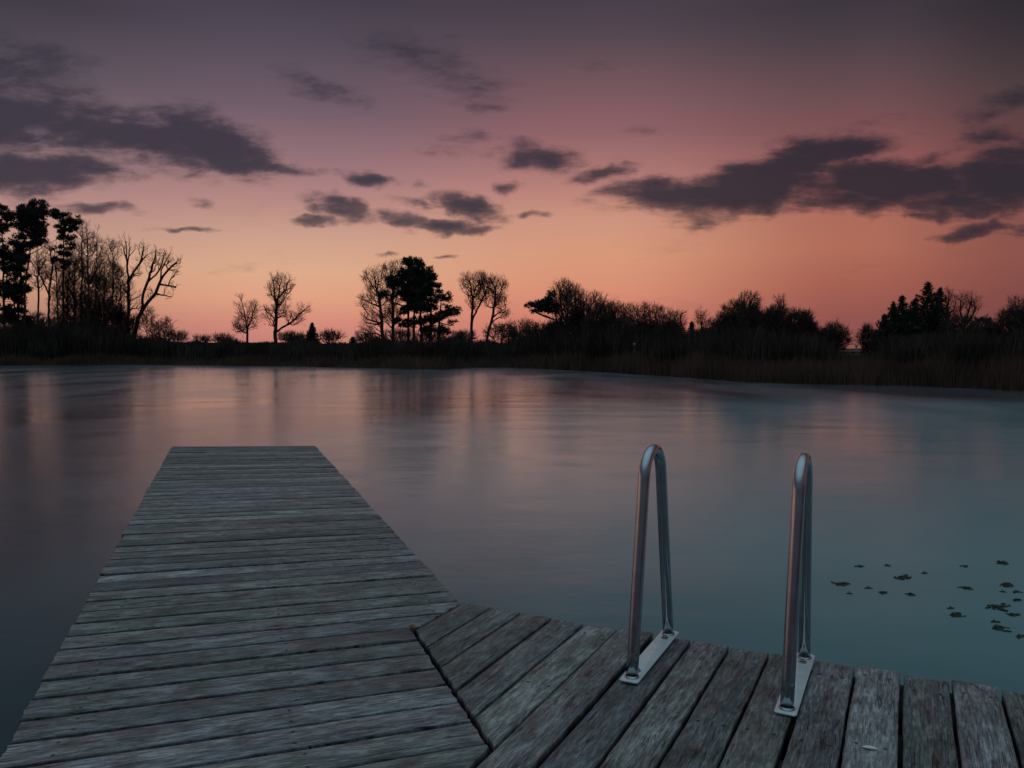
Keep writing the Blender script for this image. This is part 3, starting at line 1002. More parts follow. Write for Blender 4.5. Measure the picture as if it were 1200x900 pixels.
def pine_tree(px, Y, lobes, trunk, label, seed, pads=40, group='pine trees along the far bank', base_r=0.16, pad=0.62, extra=None, name='pine_tree'):
    rng = np.random.default_rng(seed)
    Y = on_land(px, Y)
    X = (px - CXP) / F * Y
    gz = ground_z(X, Y) - 0.05
    b, f = local(px, Y, gz); s = Y / F
    root = thing(name, label, 'pine tree', (b[0], Y, gz), 0, group)
    tp = []
    for (x, y) in trunk:
        xx, zz = (f(x, HORIZON)[0], 0.0) if y is None else f(x, y)
        tp.append((xx, 0.0 if not tp else rng.normal(0, 0.15), zz))
    # densify
    path = [np.array(tp[0])]
    for a, c in zip(tp, tp[1:]):
        a, c = np.array(a), np.array(c)
        m = max(2, int(np.linalg.norm(c - a) / 0.6))
        for q in range(1, m + 1): path.append(a + (c - a) * q / m + (rng.normal(0, 0.03, 3) if q < m else 0))
    path = np.array(path)
    rad = np.linspace(base_r, base_r * 0.22, len(path))
    mb = MB(); v, fc = tube(path, rad, 9); mb.add(v, fc)
    cen = []
    area = np.array([l[2] * l[3] for l in lobes], float); area /= area.sum()
    for li, l in enumerate(lobes):
        for q in range(max(1, int(round(pads * 1.9 * area[li])))):
            d = rng.normal(size=3); d /= np.linalg.norm(d); r = 1.12 * rng.uniform(0.12, 1.0) ** 0.5
            x, z = f(l[0], l[1])
            cen.append((x + d[0] * r * l[2] * s, d[1] * r * l[2] * s * 0.8, z + d[2] * r * l[3] * s))
    mb2 = MB()
    allc = []
    for c in cen:
        c = np.array(c)
        # limb from the trunk, leaving below the pad
        dz = path[:, 2] - (c[2] - 0.35 * np.hypot(c[0] - path[:, 0], c[1] - path[:, 1]))
        j = int(np.argmin(np.abs(dz) + 0.15 * np.linalg.norm(path - c, axis=1)))
        j = max(1, min(j, len(path) - 1))
        a = path[j]; L = np.linalg.norm(c - a)
        ctl = (a + c) / 2 + np.array([0, 0, -0.08 * L]) + rng.normal(0, 0.06 * L, 3)
        t = np.linspace(0, 1, 6)[:, None]
        P = (1 - t) ** 2 * a + 2 * t * (1 - t) * ctl + t * t * c
        r0 = min(0.05, 0.012 + 0.016 * L)
        v, fc = tube(P, np.linspace(r0, 0.012, 6), 5, False); mb2.add(v, [fc[0]])
        pr = pad * rng.uniform(0.32, 1.0)
        k = int(46 * rng.uniform(0.7, 1.2) * (pr / 0.6) ** 2)
        g = rng.normal(size=(k, 3)); g /= np.linalg.norm(g, axis=1, keepdims=True)
        g = g * (rng.uniform(size=(k, 1)) ** 0.45) * np.array([pr * 1.1, pr, pr * 0.62]) + c + np.array([0, 0, 0.1])
        allc.append(g)
        # twigs inside the pad
        sel = g[:: 3]
        mb2.add(*prisms(np.repeat(c[None], len(sel), 0), sel, np.full(len(sel), 0.012), np.full(len(sel), 0.006), 3))
    if extra:
        for a, c in extra:   # bare dead limbs: pixel pairs
            A = np.array([f(*a)[0], 0, f(*a)[1]]); B_ = np.array([f(*c)[0], rng.normal(0, .4), f(*c)[1]])
            v, fc = tube([A, (A + B_) / 2 + rng.normal(0, .08, 3), B_], [0.05, 0.035, 0.015], 5, False); mb2.add(v, [fc[0]])
    mb.build('trunk', M_PINEBARK, root, True)
    mb2.build('limbs', M_PINEBARK, root)
    v, fc = tufts(np.concatenate(allc), rng, 0.30 * Y / 85.0 ** 1.0 if Y > 60 else 0.22, 9, 0.13)
    mb3 = MB(); mb3.add(v, fc)
    mb3.build('crown', M_NEEDLE, root)
    return root


def spruce_tree(px, Y, top_py, half_px, label, seed, group='dark conifers on the far bank', base_py=None, dens=1.0, lean=0.0):
    rng = np.random.default_rng(seed)
    Y = on_land(px, Y)
    X = (px - CXP) / F * Y
    gz = ground_z(X, Y) - 0.05
    b, f = local(px, Y, gz); s = Y / F
    Ht = f(px, top_py)[1]; Rb = half_px * 1.5 * s
    root = thing('spruce_tree', label, 'spruce tree', (b[0], Y, gz), 0, group)
    mb = MB()
    zs = np.linspace(0, Ht, 12)
    v, fc = tube(np.column_stack([lean * zs + rng.normal(0, .02, 12), rng.normal(0, .02, 12), zs]), np.linspace(0.05 + Ht * 0.012, 0.012, 12), 8); mb.add(v, fc)
    mb.build('trunk', M_PINEBARK, root, True)
    mb2 = MB(); C_ = []
    z = Ht * 0.06
    while z < Ht * 0.985:
        t = z / Ht
        R = Rb * (1 - t) ** 0.8 * rng.uniform(0.82, 1.15) + 0.07
        nb = max(5, int(11 * (1 - t) ** 0.5))
        a0 = rng.uniform(0, 6.28)
        for q in range(nb):
            a = a0 + q * 6.283 / nb + rng.normal(0, .18)
            L = R * rng.uniform(0.6, 1.12)
            dr = -0.22 + 0.55 * t + rng.normal(0, 0.08)
            tt = np.linspace(0, 1, 5)[:, None]
            e = np.array([math.cos(a), math.sin(a), 0])
            o = np.array([lean * z, 0, z])
            P = o + e * L * tt + np.array([0, 0, 1.0]) * (dr * L * tt + 0.20 * L * tt ** 2)
            mb2.add(*[x if i == 0 else [x[0]] for i, x in enumerate(tube(P, np.linspace(0.02, 0.006, 5), 4, False))])
            k = max(3, int(L / 0.085 * dens))
            tq = rng.uniform(0.10, 1.0, k)[:, None]
            Q = o + e * L * tq + np.array([0, 0, 1.0]) * (dr * L * tq + 0.20 * L * tq ** 2)
            sd = np.array([-e[1], e[0], 0])
            Q = Q + sd * rng.normal(0, 1, (k, 1)) * 0.20 * L * (1.15 - tq) + np.array([0, 0, -0.05]) * rng.uniform(0, 1, (k, 1))
            C_.append(Q)
        z += Ht * 0.030 + 0.03
    C_.append(np.column_stack([lean * Ht + rng.normal(0, .03, 14), rng.normal(0, .03, 14), np.linspace(Ht * .9, Ht, 14)]))
    mb2.build('branches', M_PINEBARK, root)
    v, fc = tufts(np.concatenate(C_), rng, min(0.21 * max(0.6, Y / 60), 0.20 * Rb + 0.03), 8, 0.17)
    mb3 = MB(); mb3.add(v, fc); mb3.build('crown', M_NEEDLE, root)
    return root


def bush(px, Y, top_py, half_px, label, seed, n=150, group='bare bushes along the far bank', stems=5, twigs=4, tip=0.012):
    rng = np.random.default_rng(seed)
    Y = on_land(px, Y)
    X = (px - CXP) / F * Y
    gz = ground_z(X, Y) - 0.05
    b, f = local(px, Y, gz); s = Y / F
    Ht = max(0.5, f(px, top_py)[1]); R = half_px * s
    root = thing('bush', label, 'bush', (b[0], Y, gz), 0, group)
    trunks = []
    for q in range(stems):
        a = rng.uniform(-1, 1); bb = rng.uniform(-1, 1)
        trunks.append([(a * R * .25, bb * R * .2, 0), (a * R * .45, bb * R * .4, Ht * .35), (a * R * .7, bb * R * .6, Ht * rng.uniform(.6, .85))])
    lobes = [(0, 0, Ht * .5, R, R * .8, Ht * .52)]
    for q in range(4):
        lobes.append((rng.uniform(-.6, .6) * R, rng.uniform(-.5, .5) * R, Ht * rng.uniform(.45, .75), R * rng.uniform(.3, .5), R * .4, Ht * rng.uniform(.22, .34)))
    k = Y / 60
    tree_meshes_bush(*grow(trunks, lobes, n, rng, step=0.35 * k, tip=tip * k, twigs=twigs, twig_len=0.60 * k, base_r=0.045, twig_r=0.0105 * k, up=0.45), root)
    return root


def tree_meshes_bush(tp, br, tw, root):
    mb = MB()
    for P, R in tp:
        v, f = tube(P, R, 6); mb.add(v, f)
    mb.build('stems', M_BARK, root, True)
    mb = MB(); mb.add(*prisms(*br, k=4)); mb.add(*prisms(*tw, k=3))
    mb.build('crown', M_TWIG, root)


def build_trees():
    G1 = 'trees of the tall wood on the near left bank'
    # ---- tall pines, far left
    pine_tree(4, 92, [(0, 262, 16, 20), (8, 252, 8, 12), (0, 300, 20, 16), (16, 320, 14, 10), (0, 345, 20, 16), (-4, 375, 18, 14), (10, 300, 16, 14)], [(6, None), (5, 340), (4, 245)], 'tall dense pine at the outer edge of the lakeside wood, green far down its trunk', 101, 62, pad=0.75)
    pine_tree(-34, 95, [(-36, 265, 22, 26), (-30, 310, 20, 18)], [(-34, None), (-35, 250)], 'pine beyond the outermost pine of the lakeside wood', 108, 40, pad=0.8)
    pine_tree(30, 90, [(38, 262, 19, 20), (34, 248, 10, 9), (45, 246, 9, 9), (28, 285, 12, 9), (46, 280, 10, 8), (26, 306, 8, 6)], [(29, None), (28, 340), (33, 300), (38, 244)], 'tallest pine of the lakeside wood with a broad flat dense crown', 102, 66, pad=0.72, extra=[((32, 300), (60, 284))])
    pine_tree(72, 88, [(74, 262, 15, 12), (84, 260, 9, 7), (66, 252, 7, 5), (80, 275, 12, 7), (76, 292, 13, 8), (92, 262, 4, 3), (72, 306, 9, 7)], [(74, None), (73, 320), (76, 290), (74, 250)], 'pine with ragged open crown beside the tallest pine of the wood', 103, 40, pad=0.55, extra=[((75, 300), (60, 286)), ((74, 318), (88, 300))])
    pine_tree(16, 88, [(16, 338, 10, 8), (24, 352, 8, 6), (12, 368, 10, 8)], [(17, None), (16, 330)], 'short bushy pine tucked under the tall pines', 104, 22, pad=0.6)
    pine_tree(22, 93, [(24, 322, 9, 10), (20, 345, 10, 9), (27, 338, 7, 6), (22, 372, 11, 10), (34, 384, 7, 6)], [(23, None), (22, 350), (24, 312)], 'pine with drooping low boughs between the outermost pine and the tallest one', 119, 40, pad=0.6)
    # ---- bare trunks in the wood
    bare_tree(44, 90, [(45, 318, 10, 26)], 'thin bare tree standing straight among the pine trunks', [[(44, None), (45, 350), (44, 290)]], 60, 0.09, G1, 1, twigs=3)
    bare_tree(57, 88, [(60, 305, 14, 24), (50, 320, 8, 16)], 'bare forked tree between the two tallest pines', [[(57, None), (57, 345), (62, 310), (58, 285)], [(57, 345), (47, 322), (44, 300)], [(57, 350), (68, 330), (72, 322)]], 90, 0.11, G1, 2, twigs=3)
    bare_tree(96, 88, [(96, 298, 9, 36), (92, 330, 12, 28)], 'slim bare tree right next to the ragged pine', [[(95, None), (95, 340), (97, 264)]], 150, 0.10, G1, 3)
    bare_tree(104, 90, [(104, 300, 9, 36), (108, 345, 12, 26)], 'tallest slim bare tree of the wood with upright twiggy crown', [[(103, None), (103, 340), (103, 266)]], 170, 0.10, G1, 4)
    bare_tree(112, 87, [(113, 306, 8, 34), (114, 345, 12, 28)], 'slim bare tree with feathery top near the middle of the wood', [[(111, None), (112, 340), (115, 270)]], 170, 0.09, G1, 5)
    bare_tree(88, 94, [(88, 330, 14, 40)], 'bare tree deep inside the lakeside wood behind the ragged pine', [[(88, None), (87, 340), (88, 300)]], 150, 0.10, G1, 6)
    bare_tree(122, 92, [(122, 335, 13, 36)], 'bushy bare tree in the densest twiggy part of the wood', [[(122, None), (122, 300)]], 140, 0.08, G1, 7)
    bare_tree(132, 89, [(131, 300, 7, 18), (132, 340, 13, 34)], 'bare tree with crooked pointed top beside the forked dead tree', [[(131, None), (133, 330), (132, 300), (128, 284)], [(132, 305), (138, 290)]], 190, 0.10, G1, 8)
    bare_tree(142, 92, [(141, 345, 13, 34)], 'low dense bare tree behind the forked dead tree', [[(142, None), (141, 330)]], 110, 0.07, G1, 9)
    bare_tree(80, 91, [(80, 318, 9, 26), (78, 350, 12, 22)], 'crooked bare tree showing just behind the ragged pine', [[(80, None), (78, 350), (81, 320), (80, 296)]], 130, 0.10, G1, 13)
    bare_tree(68, 93, [(66, 330, 9, 26), (70, 355, 10, 20)], 'thin bare tree leaning against the forked one in the wood', [[(69, None), (68, 350), (65, 310)]], 120, 0.09, G1, 14)
    # forked dead tree and the leaning one
    bare_tree(149, 85, [(147, 292, 5, 14), (152, 292, 4, 14), (164, 297, 8, 12), (170, 292, 4, 10), (160, 320, 6, 8), (160, 352, 8, 12), (143, 335, 6, 10)], 'dead forked tree rising clear at the open edge of the wood',
              [[(148, None), (150, 360), (151, 330), (149, 312), (147, 290), (146, 276)], [(149, 312), (152, 294), (152, 280)], [(151, 328), (157, 318), (164, 308), (168, 292), (168, 284)], [(164, 309), (172, 299), (176, 296)], [(148, 305), (143, 288), (141, 280)], [(151, 345), (144, 338), (139, 330)]],
              85, 0.17, G1, 10, twigs=3, shell=0.3, tip=0.016, twig_len=0.6)
    bare_tree(156, 84, [(190, 304, 12, 11), (182, 305, 6, 14), (205, 309, 7, 7), (200, 335, 9, 5), (196, 346, 9, 4), (176, 312, 5, 14), (176, 345, 6, 10), (203, 320, 6, 5)], 'bare tree leaning far out from the edge of the wood',
              [[(155, None), (162, 372), (172, 356), (182, 344), (189, 328), (198, 316), (207, 307), (212, 303)], [(165, 362), (169, 345), (173, 330), (178, 316), (182, 300), (183, 292)], [(173, 332), (182, 322), (189, 312), (191, 300)], [(189, 328), (188, 316), (196, 302), (200, 294)], [(181, 345), (192, 346), (200, 348)], [(187, 335), (198, 335), (206, 336)], [(178, 349), (173, 346)]],
              110, 0.20, G1, 11, twigs=3, shell=0.3, tip=0.016, twig_len=0.65)
    bare_tree(172, 86, [(172, 372, 9, 12), (166, 378, 8, 10)], 'short bare sapling under the leaning tree', None, 60, 0.05, G1, 12)
    # ---- open ground, left of centre
    G2 = 'trees standing apart on the open bank'
    bare_tree(291, 96, [(284, 362, 7, 14), (297, 368, 8, 13), (289, 380, 13, 12), (280, 385, 9, 6)], 'smaller bare tree with two spreading halves, alone on the open bank', [[(290, None), (289, 385), (286, 366), (282, 350)], [(290, 385), (295, 372), (300, 358)], [(291, 390), (291, 372)]], 150, 0.12, G2, 20, twigs=4)
    bare_tree(323, 92, [(327, 342, 12, 18), (322, 334, 5, 12), (318, 370, 9, 12), (330, 365, 11, 10), (345, 374, 10, 8), (354, 364, 7, 6), (337, 335, 6, 10)], 'taller bare tree alone on the open bank with one long side limb',
              [[(322, None), (323, 385), (324, 360), (327, 340), (330, 326)], [(324, 360), (321, 340), (319, 325)], [(323, 388), (334, 382), (345, 374), (355, 365), (360, 360)], [(325, 352), (335, 340), (339, 328)]], 300, 0.18, G2, 21, twigs=4)
    spruce_tree(366, 98, 379, 7, 'single tiny spruce standing alone on the open bank', 201, dens=0.8)
    spruce_tree(413.5, 100, 395, 4, 'smallest spruce, a mere tip above the open bank', 202)
    bush(388, 100, 390, 13, 'low bare bush next to the single tiny spruce', 301, 120)
    bush(262, 104, 396, 12, 'low round bush on the open bank before the two lone trees', 302, 90)
    bush(340, 97, 392, 14, 'low bush at the foot of the taller lone tree', 303, 110)
    bush(208, 104, 391, 10, 'round low bush at the rim of the open field', 304, 90)
    bush(183, 96, 377, 9, 'upright twiggy bush just outside the lakeside wood', 305, 90)
    bush(196, 98, 374, 6, 'narrow pointed bush just outside the lakeside wood', 306, 80, stems=3)
    bush(430, 95, 393, 13, 'low bush at the outer foot of the central tree clump', 307, 100)
    bush(352, 108, 396, 16, 'flat low bush far back between the lone tree and the tiny spruce', 308, 90)
    bush(238, 110, 398, 10, 'lowest bush far out on the open field', 309, 60)
    # ---- central clump
    G3 = 'trees of the central clump'
    bare_tree(448, 84, [(437, 330, 12, 14), (432, 355, 11, 9), (441, 345, 10, 12), (436, 375, 12, 9), (430, 388, 12, 6), (446, 320, 7, 10), (452, 362, 8, 12)], 'bare tree with wide feathery crown on the outer side of the central clump',
              [[(449, None), (448, 375), (444, 350), (440, 335), (438, 322)], [(446, 362), (436, 356), (428, 352)], [(447, 378), (437, 376), (430, 374)]], 330, 0.16, G3, 30)
    bare_tree(461, 86, [(457, 324, 10, 14), (464, 316, 7, 9), (462, 345, 12, 14), (458, 370, 12, 12)], 'bare tree pressed against the dark pines of the central clump', [[(461, None), (460, 370), (461, 345), (458, 320)], [(460, 368), (450, 357), (447, 350)]], 280, 0.15, G3, 31)
    pine_tree(478, 83, [(478, 322, 12, 11), (477, 310, 7, 7), (462, 331, 10, 6), (470, 340, 14, 8), (452, 346, 8, 4), (482, 352, 11, 10), (472, 365, 8, 5), (480, 380, 9, 6), (468, 378, 7, 4)], [(478, None), (479, 360), (478, 308)], 'tallest dark pine heading the central clump', 111, 62, pad=0.62)
    pine_tree(493, 82, [(491, 322, 11, 12), (490, 310, 5, 6), (494, 340, 12, 10), (490, 358, 12, 9), (494, 376, 9, 5), (500, 388, 8, 4)], [(494, None), (493, 360), (491, 309)], 'pine with solid dark crown in the middle of the central clump', 112, 62, pad=0.62)
    pine_tree(486, 86, [(484, 345, 12, 10), (486, 330, 10, 12)], [(485, None), (486, 325)], 'pine hidden behind the two leading pines of the central clump', 116, 40, pad=0.6)
    pine_tree(505, 83, [(505, 328, 6, 8), (504, 317, 3, 4), (506, 342, 9, 9), (503, 358, 9, 8), (508, 375, 9, 6)], [(504, None), (505, 350), (504, 316)], 'narrow pointed pine on the inner side of the central clump', 113, 40, pad=0.5)
    pine_tree(517, 81, [(516, 352, 9, 8), (524, 350, 6, 5), (526, 362, 8, 5), (533, 366, 6, 3), (520, 370, 10, 6), (530, 378, 5, 4), (514, 384, 8, 5), (523, 391, 5, 4)], [(514, None), (515, 375), (518, 345)], 'short pine reaching sideways out of the central clump', 114, 40, pad=0.45, extra=[((516, 368), (537, 363)), ((516, 378), (532, 382))])
    bush(537, 84, 392, 8, 'bush with thin upright stem beside the sideways pine', 310, 70, stems=3)
    bush(470, 82, 388, 22, 'wide thorny bush in front of the central pines', 311, 190)
    bush(505, 82, 390, 20, 'wide dark bush at the foot of the narrow pine', 312, 170)
    # ---- the pair
    bare_tree(553, 86, [(553, 338, 12, 14), (566, 340, 9, 12), (546, 332, 5, 10), (562, 332, 9, 10), (556, 355, 9, 10)], 'slender bare tree with a tall trunk and fan shaped crown', [[(553, None), (553, 375), (554, 352), (551, 330)], [(554, 374), (562, 358), (570, 340), (574, 330)], [(553, 352), (558, 335)]], 230, 0.13, G2, 40)
    bare_tree(571, 86, [(582, 338, 12, 13), (576, 352, 11, 12), (586, 355, 9, 9), (570, 330, 8, 9), (588, 368, 7, 6)], 'bare tree with leaning trunk overlapping the fan shaped tree', [[(570, None), (572, 390), (577, 372), (580, 352), (582, 332)], [(577, 372), (588, 364)]], 270, 0.12, G2, 41)
    bush(586, 88, 380, 18, 'broad bush under the leaning bare tree', 313, 170)
    bush(546, 90, 391, 12, 'low bush under the fan shaped tree', 314, 90)
    bush(612, 82, 377, 17, 'spiky bush at the start of the long thicket', 315, 170)
    bush(600, 86, 388, 14, 'dim bush behind the spiky bush', 316, 100)
    bush(632, 76, 380, 18, 'tangled bush below the pine with the outstretched crown', 317, 190)
    # ---- the long thicket, centre right
    G4 = 'trees of the long thicket'
    pine_tree(655, 70, [(641, 355, 9, 6), (646, 348, 5, 5), (628, 358, 9, 3.5), (636, 363, 8, 3), (648, 362, 8, 7), (621, 360, 4, 2), (627, 367, 4, 2)], [(658, None), (655, 385), (650, 365), (643, 347)], 'crooked pine holding its crown far out over the bushes', 115, 52, pad=0.40)
    spec = [(657, 72, 327, 13, 'tallest bare tree of the long thicket, behind the crooked pine'), (664, 74, 329, 9, 'twin of the tallest bare tree, its top just as fine'), (673, 71, 333, 10, 'bare tree with dense narrow crown next to the twins'),
            (684, 73, 341, 13, 'rounded bare tree in the high part of the thicket'), (698, 70, 343, 12, 'bare tree with broad twiggy dome in the thicket'), (709, 68, 349, 11, 'bare tree closing the high part of the thicket'),
            (720, 66, 352, 10, 'pale fine bare tree after the dip in the thicket')]
    for i, (px, Y, top, hw, lab) in enumerate(spec):
        mid = (top + 392) / 2
        bare_tree(px, Y, [(px, top + 16, hw * .8, 15), (px + 1, mid, hw, (392 - top) / 2 - 4)], lab, [[(px, None), (px + 1, 375), (px, top + 10)], [(px, 378), (px - hw * .6, top + 16)], [(px, 374), (px + hw * .6, top + 18)]], 150, 0.10, G4, 50 + i)
    row = [(731, 359), (738, 357), (747, 358), (755, 356), (762, 357), (770, 359), (777, 362), (784, 366), (790, 365), (797, 366)]
    words_ = ['first', 'second', 'third', 'fourth', 'fifth', 'sixth', 'seventh', 'eighth', 'ninth', 'last']
    for i, (px, top) in enumerate(row):
        Y = 64 - i * 0.6
        bare_tree(px, Y, [(px, top + 10, 4.6, 10), (px, top + 24, 5.5, 16)], f'{words_[i]} slim bare tree in the even row, counted away from the jetty side', [[(px, None), (px + 0.5, 378), (px, top + 4)]], 110, 0.06, 'row of slim bare trees', 60 + i)
    spruce_tree(810.5, 58, 378, 8, 'small pointed spruce closing the row of slim trees', 203)
    bare_tree(823, 55, [(822, 376, 6, 12), (828, 384, 8, 9)], 'short bare tree with two tufts past the small pointed spruce', None, 110, 0.06, G4, 71)
    bare_tree(873, 50, [(873, 352, 6, 8), (880, 351, 6, 8), (886, 356, 6, 8), (878, 370, 14, 14)], 'bare tree sticking three fine tops out of the big bush', [[(876, None), (875, 375), (873, 350)], [(876, 375), (881, 350)], [(876, 372), (888, 354)]], 240, 0.08, G4, 72)
    bare_tree(915, 47, [(915, 356, 5, 7), (913, 366, 9, 8), (908, 372, 9, 8)], 'thin bare tree poking up from the second big bush', [[(912, None), (913, 375), (916, 352)]], 140, 0.06, G4, 73)
    B_ = [(848, 54, 369, 16, 'medium bush leaning on the biggest bush', 170), (863, 50, 354, 25, 'biggest round bush of the right thicket', 400), (890, 49, 367, 18, 'bush filling the gap between the two big bushes', 220),
          (908, 47, 358, 18, 'second biggest bush, dark and round', 280), (932, 46, 362, 20, 'bush with a fringe of tall fine twigs', 260), (948, 47, 376, 13, 'bush sloping down at the end of the right thicket', 150),
          (978, 48, 380, 17, 'separate domed bush beside the pale rails', 240), (962, 49, 387, 12, 'little bush in the dip before the domed bush', 120), (1015, 52, 384, 9, 'small rounded bush behind the pale marker post', 120), (1029, 50, 389, 8, 'small bush touching the dark spruces', 100),
          (1128, 45, 372, 22, 'bush in front of the bare trees beside the spruces', 220), (1160, 43, 378, 20, 'ragged bush between the spruce group and the outermost thicket', 200), (1183, 42, 362, 20, 'tall bush of the outermost thicket', 260), (1206, 41, 356, 20, 'outermost tall bush of the bank', 220), (1240, 40, 352, 24, 'bush beyond the outermost tall bush', 160),
          (650, 70, 378, 17, 'bush under the crooked pine', 200), (676, 69, 361, 21, 'dark bush under the twin bare trees', 260), (705, 67, 362, 20, 'dark bush under the domed bare tree', 220), (732, 63, 374, 17, 'bush below the start of the even row', 180), (758, 61, 376, 18, 'bush below the middle of the even row', 180), (784, 59, 378, 18, 'bush below the end of the even row', 180), (826, 56, 388, 16, 'bush below the short two tufted tree', 170)]
    for i, (px, Y, top, hw, lab, n) in enumerate(B_): bush(px, Y, top, hw, lab, 330 + i, int(n * 1.9), stems=8, twigs=8)
    # ---- left wood undergrowth bushes
    for i, (px, Y, top, hw, lab, n) in enumerate([(76, 91, 364, 16, 'tall twiggy bush between the two slimmest trunks of the wood', 170), (44, 94, 366, 14, 'round bush behind the tallest pine of the wood', 150), (118, 94, 358, 18, 'tall bush amid the feathery trees of the wood', 200), (150, 95, 372, 15, 'bush right behind the leaning tree', 150), (88, 94, 346, 15, 'tall dense bush deep in the wood', 230), (110, 95, 342, 14, 'slender tall bush between the feathery trees of the wood', 220), (132, 95, 350, 14, 'tall bush behind the forked dead tree', 220), (60, 86, 372, 22, 'dark bush at the foot of the ragged pine', 170), (100, 86, 368, 24, 'dark bush at the foot of the slim bare trees', 200), (135, 86, 366, 22, 'dark bush at the foot of the forked dead tree', 200), (28, 85, 384, 16, 'spindly bush at the foot of the tallest pine', 120), (5, 86, 376, 20, 'bush at the foot of the outermost pine', 140)]):
        bush(px, Y, top, hw, lab, 370 + i, n, stems=6, twigs=5)
    # ---- spruces, right
    spruce_tree(1086, 54, 331, 24, 'tallest dark spruce of the group on the reed bank', 211, dens=1.3)
    spruce_tree(1100, 55, 338, 18, 'spruce grown close against the tallest one', 212, dens=1.2)
    spruce_tree(1056, 53, 347, 17, 'second tallest spruce with a blunt top', 213, dens=1.3)
    spruce_tree(1046, 54, 354, 12, 'slim spruce leaning on the blunt topped one', 214, dens=1.2)
    spruce_tree(1070, 52, 351, 17, 'spruce filling the middle of the group', 215, dens=1.3)
    spruce_tree(1036, 52, 369, 14, 'shortest spruce at the jetty side of the group', 216, dens=1.2)
    bare_tree(1112, 52, [(1112, 350, 6, 10), (1112, 372, 8, 14)], 'bare tree rising right beside the spruce group', [[(1113, None), (1112, 375), (1111, 344)]], 100, 0.08, G4, 80, twigs=3)
    bare_tree(1130, 50, [(1126, 352, 8, 9), (1136, 354, 9, 9), (1142, 362, 6, 8), (1128, 370, 12, 12)], 'bare tree with vase shaped crown between spruces and outermost thicket', [[(1128, None), (1128, 385), (1124, 350)], [(1128, 383), (1134, 366), (1138, 350)], [(1128, 385), (1140, 368), (1145, 356)], [(1128, 385), (1119, 366), (1118, 350)]], 170, 0.08, G4, 81, twigs=3)
    pine_tree(1152, 47, [(1152, 376, 6, 3), (1146, 380, 5, 2.5), (1157, 379, 4, 2), (1151, 388, 7, 3)], [(1152, None), (1151, 372)], 'little stunted pine in the dip past the vase shaped tree', 117, 14, pad=0.26, base_r=0.06)
    bare_tree(1192, 44, [(1192, 360, 9, 12), (1188, 375, 14, 14)], 'bare tree standing in the outermost thicket', [[(1190, None), (1191, 375), (1192, 352)], [(1190, 380), (1183, 362)]], 190, 0.08, G4, 82)


build_trees()

# ------------------------------------------------------------------ undergrowth, grass and reeds
def blades(P, Hh, W, rng, lean=0.18):
    """curved two-piece blades"""
    n = len(P)
    a = rng.uniform(0, 2 * math.pi, n); sd = np.column_stack([np.cos(a), np.sin(a), np.zeros(n)]) * W[:, None]
    dr = rng.normal(0, lean, (n, 2)) * Hh[:, None]
    mid = P + np.column_stack([dr * 0.35, Hh * 0.55]); top = P + np.column_stack([dr, Hh])
    v = np.stack([P - sd, P + sd, mid - sd * .7, mid + sd * .7, top], 1).reshape(-1, 3)
    o = (np.arange(n) * 5)[:, None]
    return v, [np.array([[0, 1, 3, 2]]) + o, np.array([[2, 3, 4]]) + o]


def th_of(px): return math.atan2((px - CXP) / F, 1.0)


def scatter():
    rng = np.random.default_rng(77)
    # undergrowth: its top follows the solid dark band of the bank
    prof = [(-700, 385), (-200, 384), (0, 382), (40, 378), (110, 374), (145, 382), (168, 391), (190, 398), (420, 400), (445, 396), (540, 396), (600, 397), (640, 386), (690, 376), (740, 382), (800, 384), (830, 384), (870, 378), (920, 382), (950, 388), (975, 398), (992, 411), (1022, 411), (1040, 394), (1110, 384), (1160, 388), (1200, 380), (1500, 372)]
    px = rng.uniform(-420, 1500, 60000)
    P, Hh, W = [], [], []
    for x in px:
        th = th_of(x)
        d = rng.uniform(3.0, 14.0)
        gx, gy = shore_pt(th, d)
        gz = ground_z(gx, gy)
        top = EYE + (HORIZON - np.interp(x, [p[0] for p in prof], [p[1] for p in prof])) / F * gy
        top += 0.35 * math.sin(x * 0.11) * math.sin(x * 0.037 + 1) * gy / 80
        h = min((top - gz) * rng.uniform(0.45, 1.08), 3.8)
        if h < 0.12: h = rng.uniform(0.05, 0.25)
        P.append((gx, gy, gz - 0.03)); Hh.append(h); W.append(rng.uniform(0.016, 0.05) * (0.6 + gy / 85))
    mb = MB(); mb.add(*blades(np.array(P), np.array(Hh), np.array(W), rng, 0.16))
    tag(mb.build('undergrowth', M_SCRUB), kind='stuff')
    # reeds along the waterline
    px = rng.uniform(-420, 1500, 42000)
    P, Hh, W = [], [], []
    for x in px:
        th = th_of(x)
        right = np.interp(x, [440, 660], [0, 1])
        clump = 0.5 + 0.5 * math.sin(x * 0.053 + 2 * math.sin(x * 0.017))
        if right < 0.5 and rng.uniform() > 0.35 + 0.5 * clump: continue
        d = rng.uniform(-0.7 - 0.4 * clump, 3.2)
        gx, gy = shore_pt(th, d)
        h = rng.uniform(0.45, 1.0) * (0.70 + 0.40 * right + 0.45 * clump)
        if 975 < x < 1000: h *= 0.9
        P.append((gx, gy, min(ground_z(gx, gy), 0.3) if d < 2 else ground_z(gx, gy))); Hh.append(h); W.append(rng.uniform(0.008, 0.02) * (0.6 + gy / 70))
    mb = MB(); mb.add(*blades(np.array(P), np.array(Hh), np.array(W), rng, 0.13))
    tag(mb.build('reeds', M_REED), kind='stuff')


scatter()

# ------------------------------------------------------------------ small pale things on the far bank
def box(mb, c, s):
    c, s = np.array(c), np.array(s) / 2
    v = [c + s * np.array([sx, sy, sz]) for sz in (-1, 1) for sx, sy in ((-1, -1), (1, -1), (1, 1), (-1, 1))]
    mb.add(v, np.array([[3, 2, 1, 0], [4, 5, 6, 7], [0, 1, 5, 4], [1, 2, 6, 5], [2, 3, 7, 6], [3, 0, 4, 7]]))


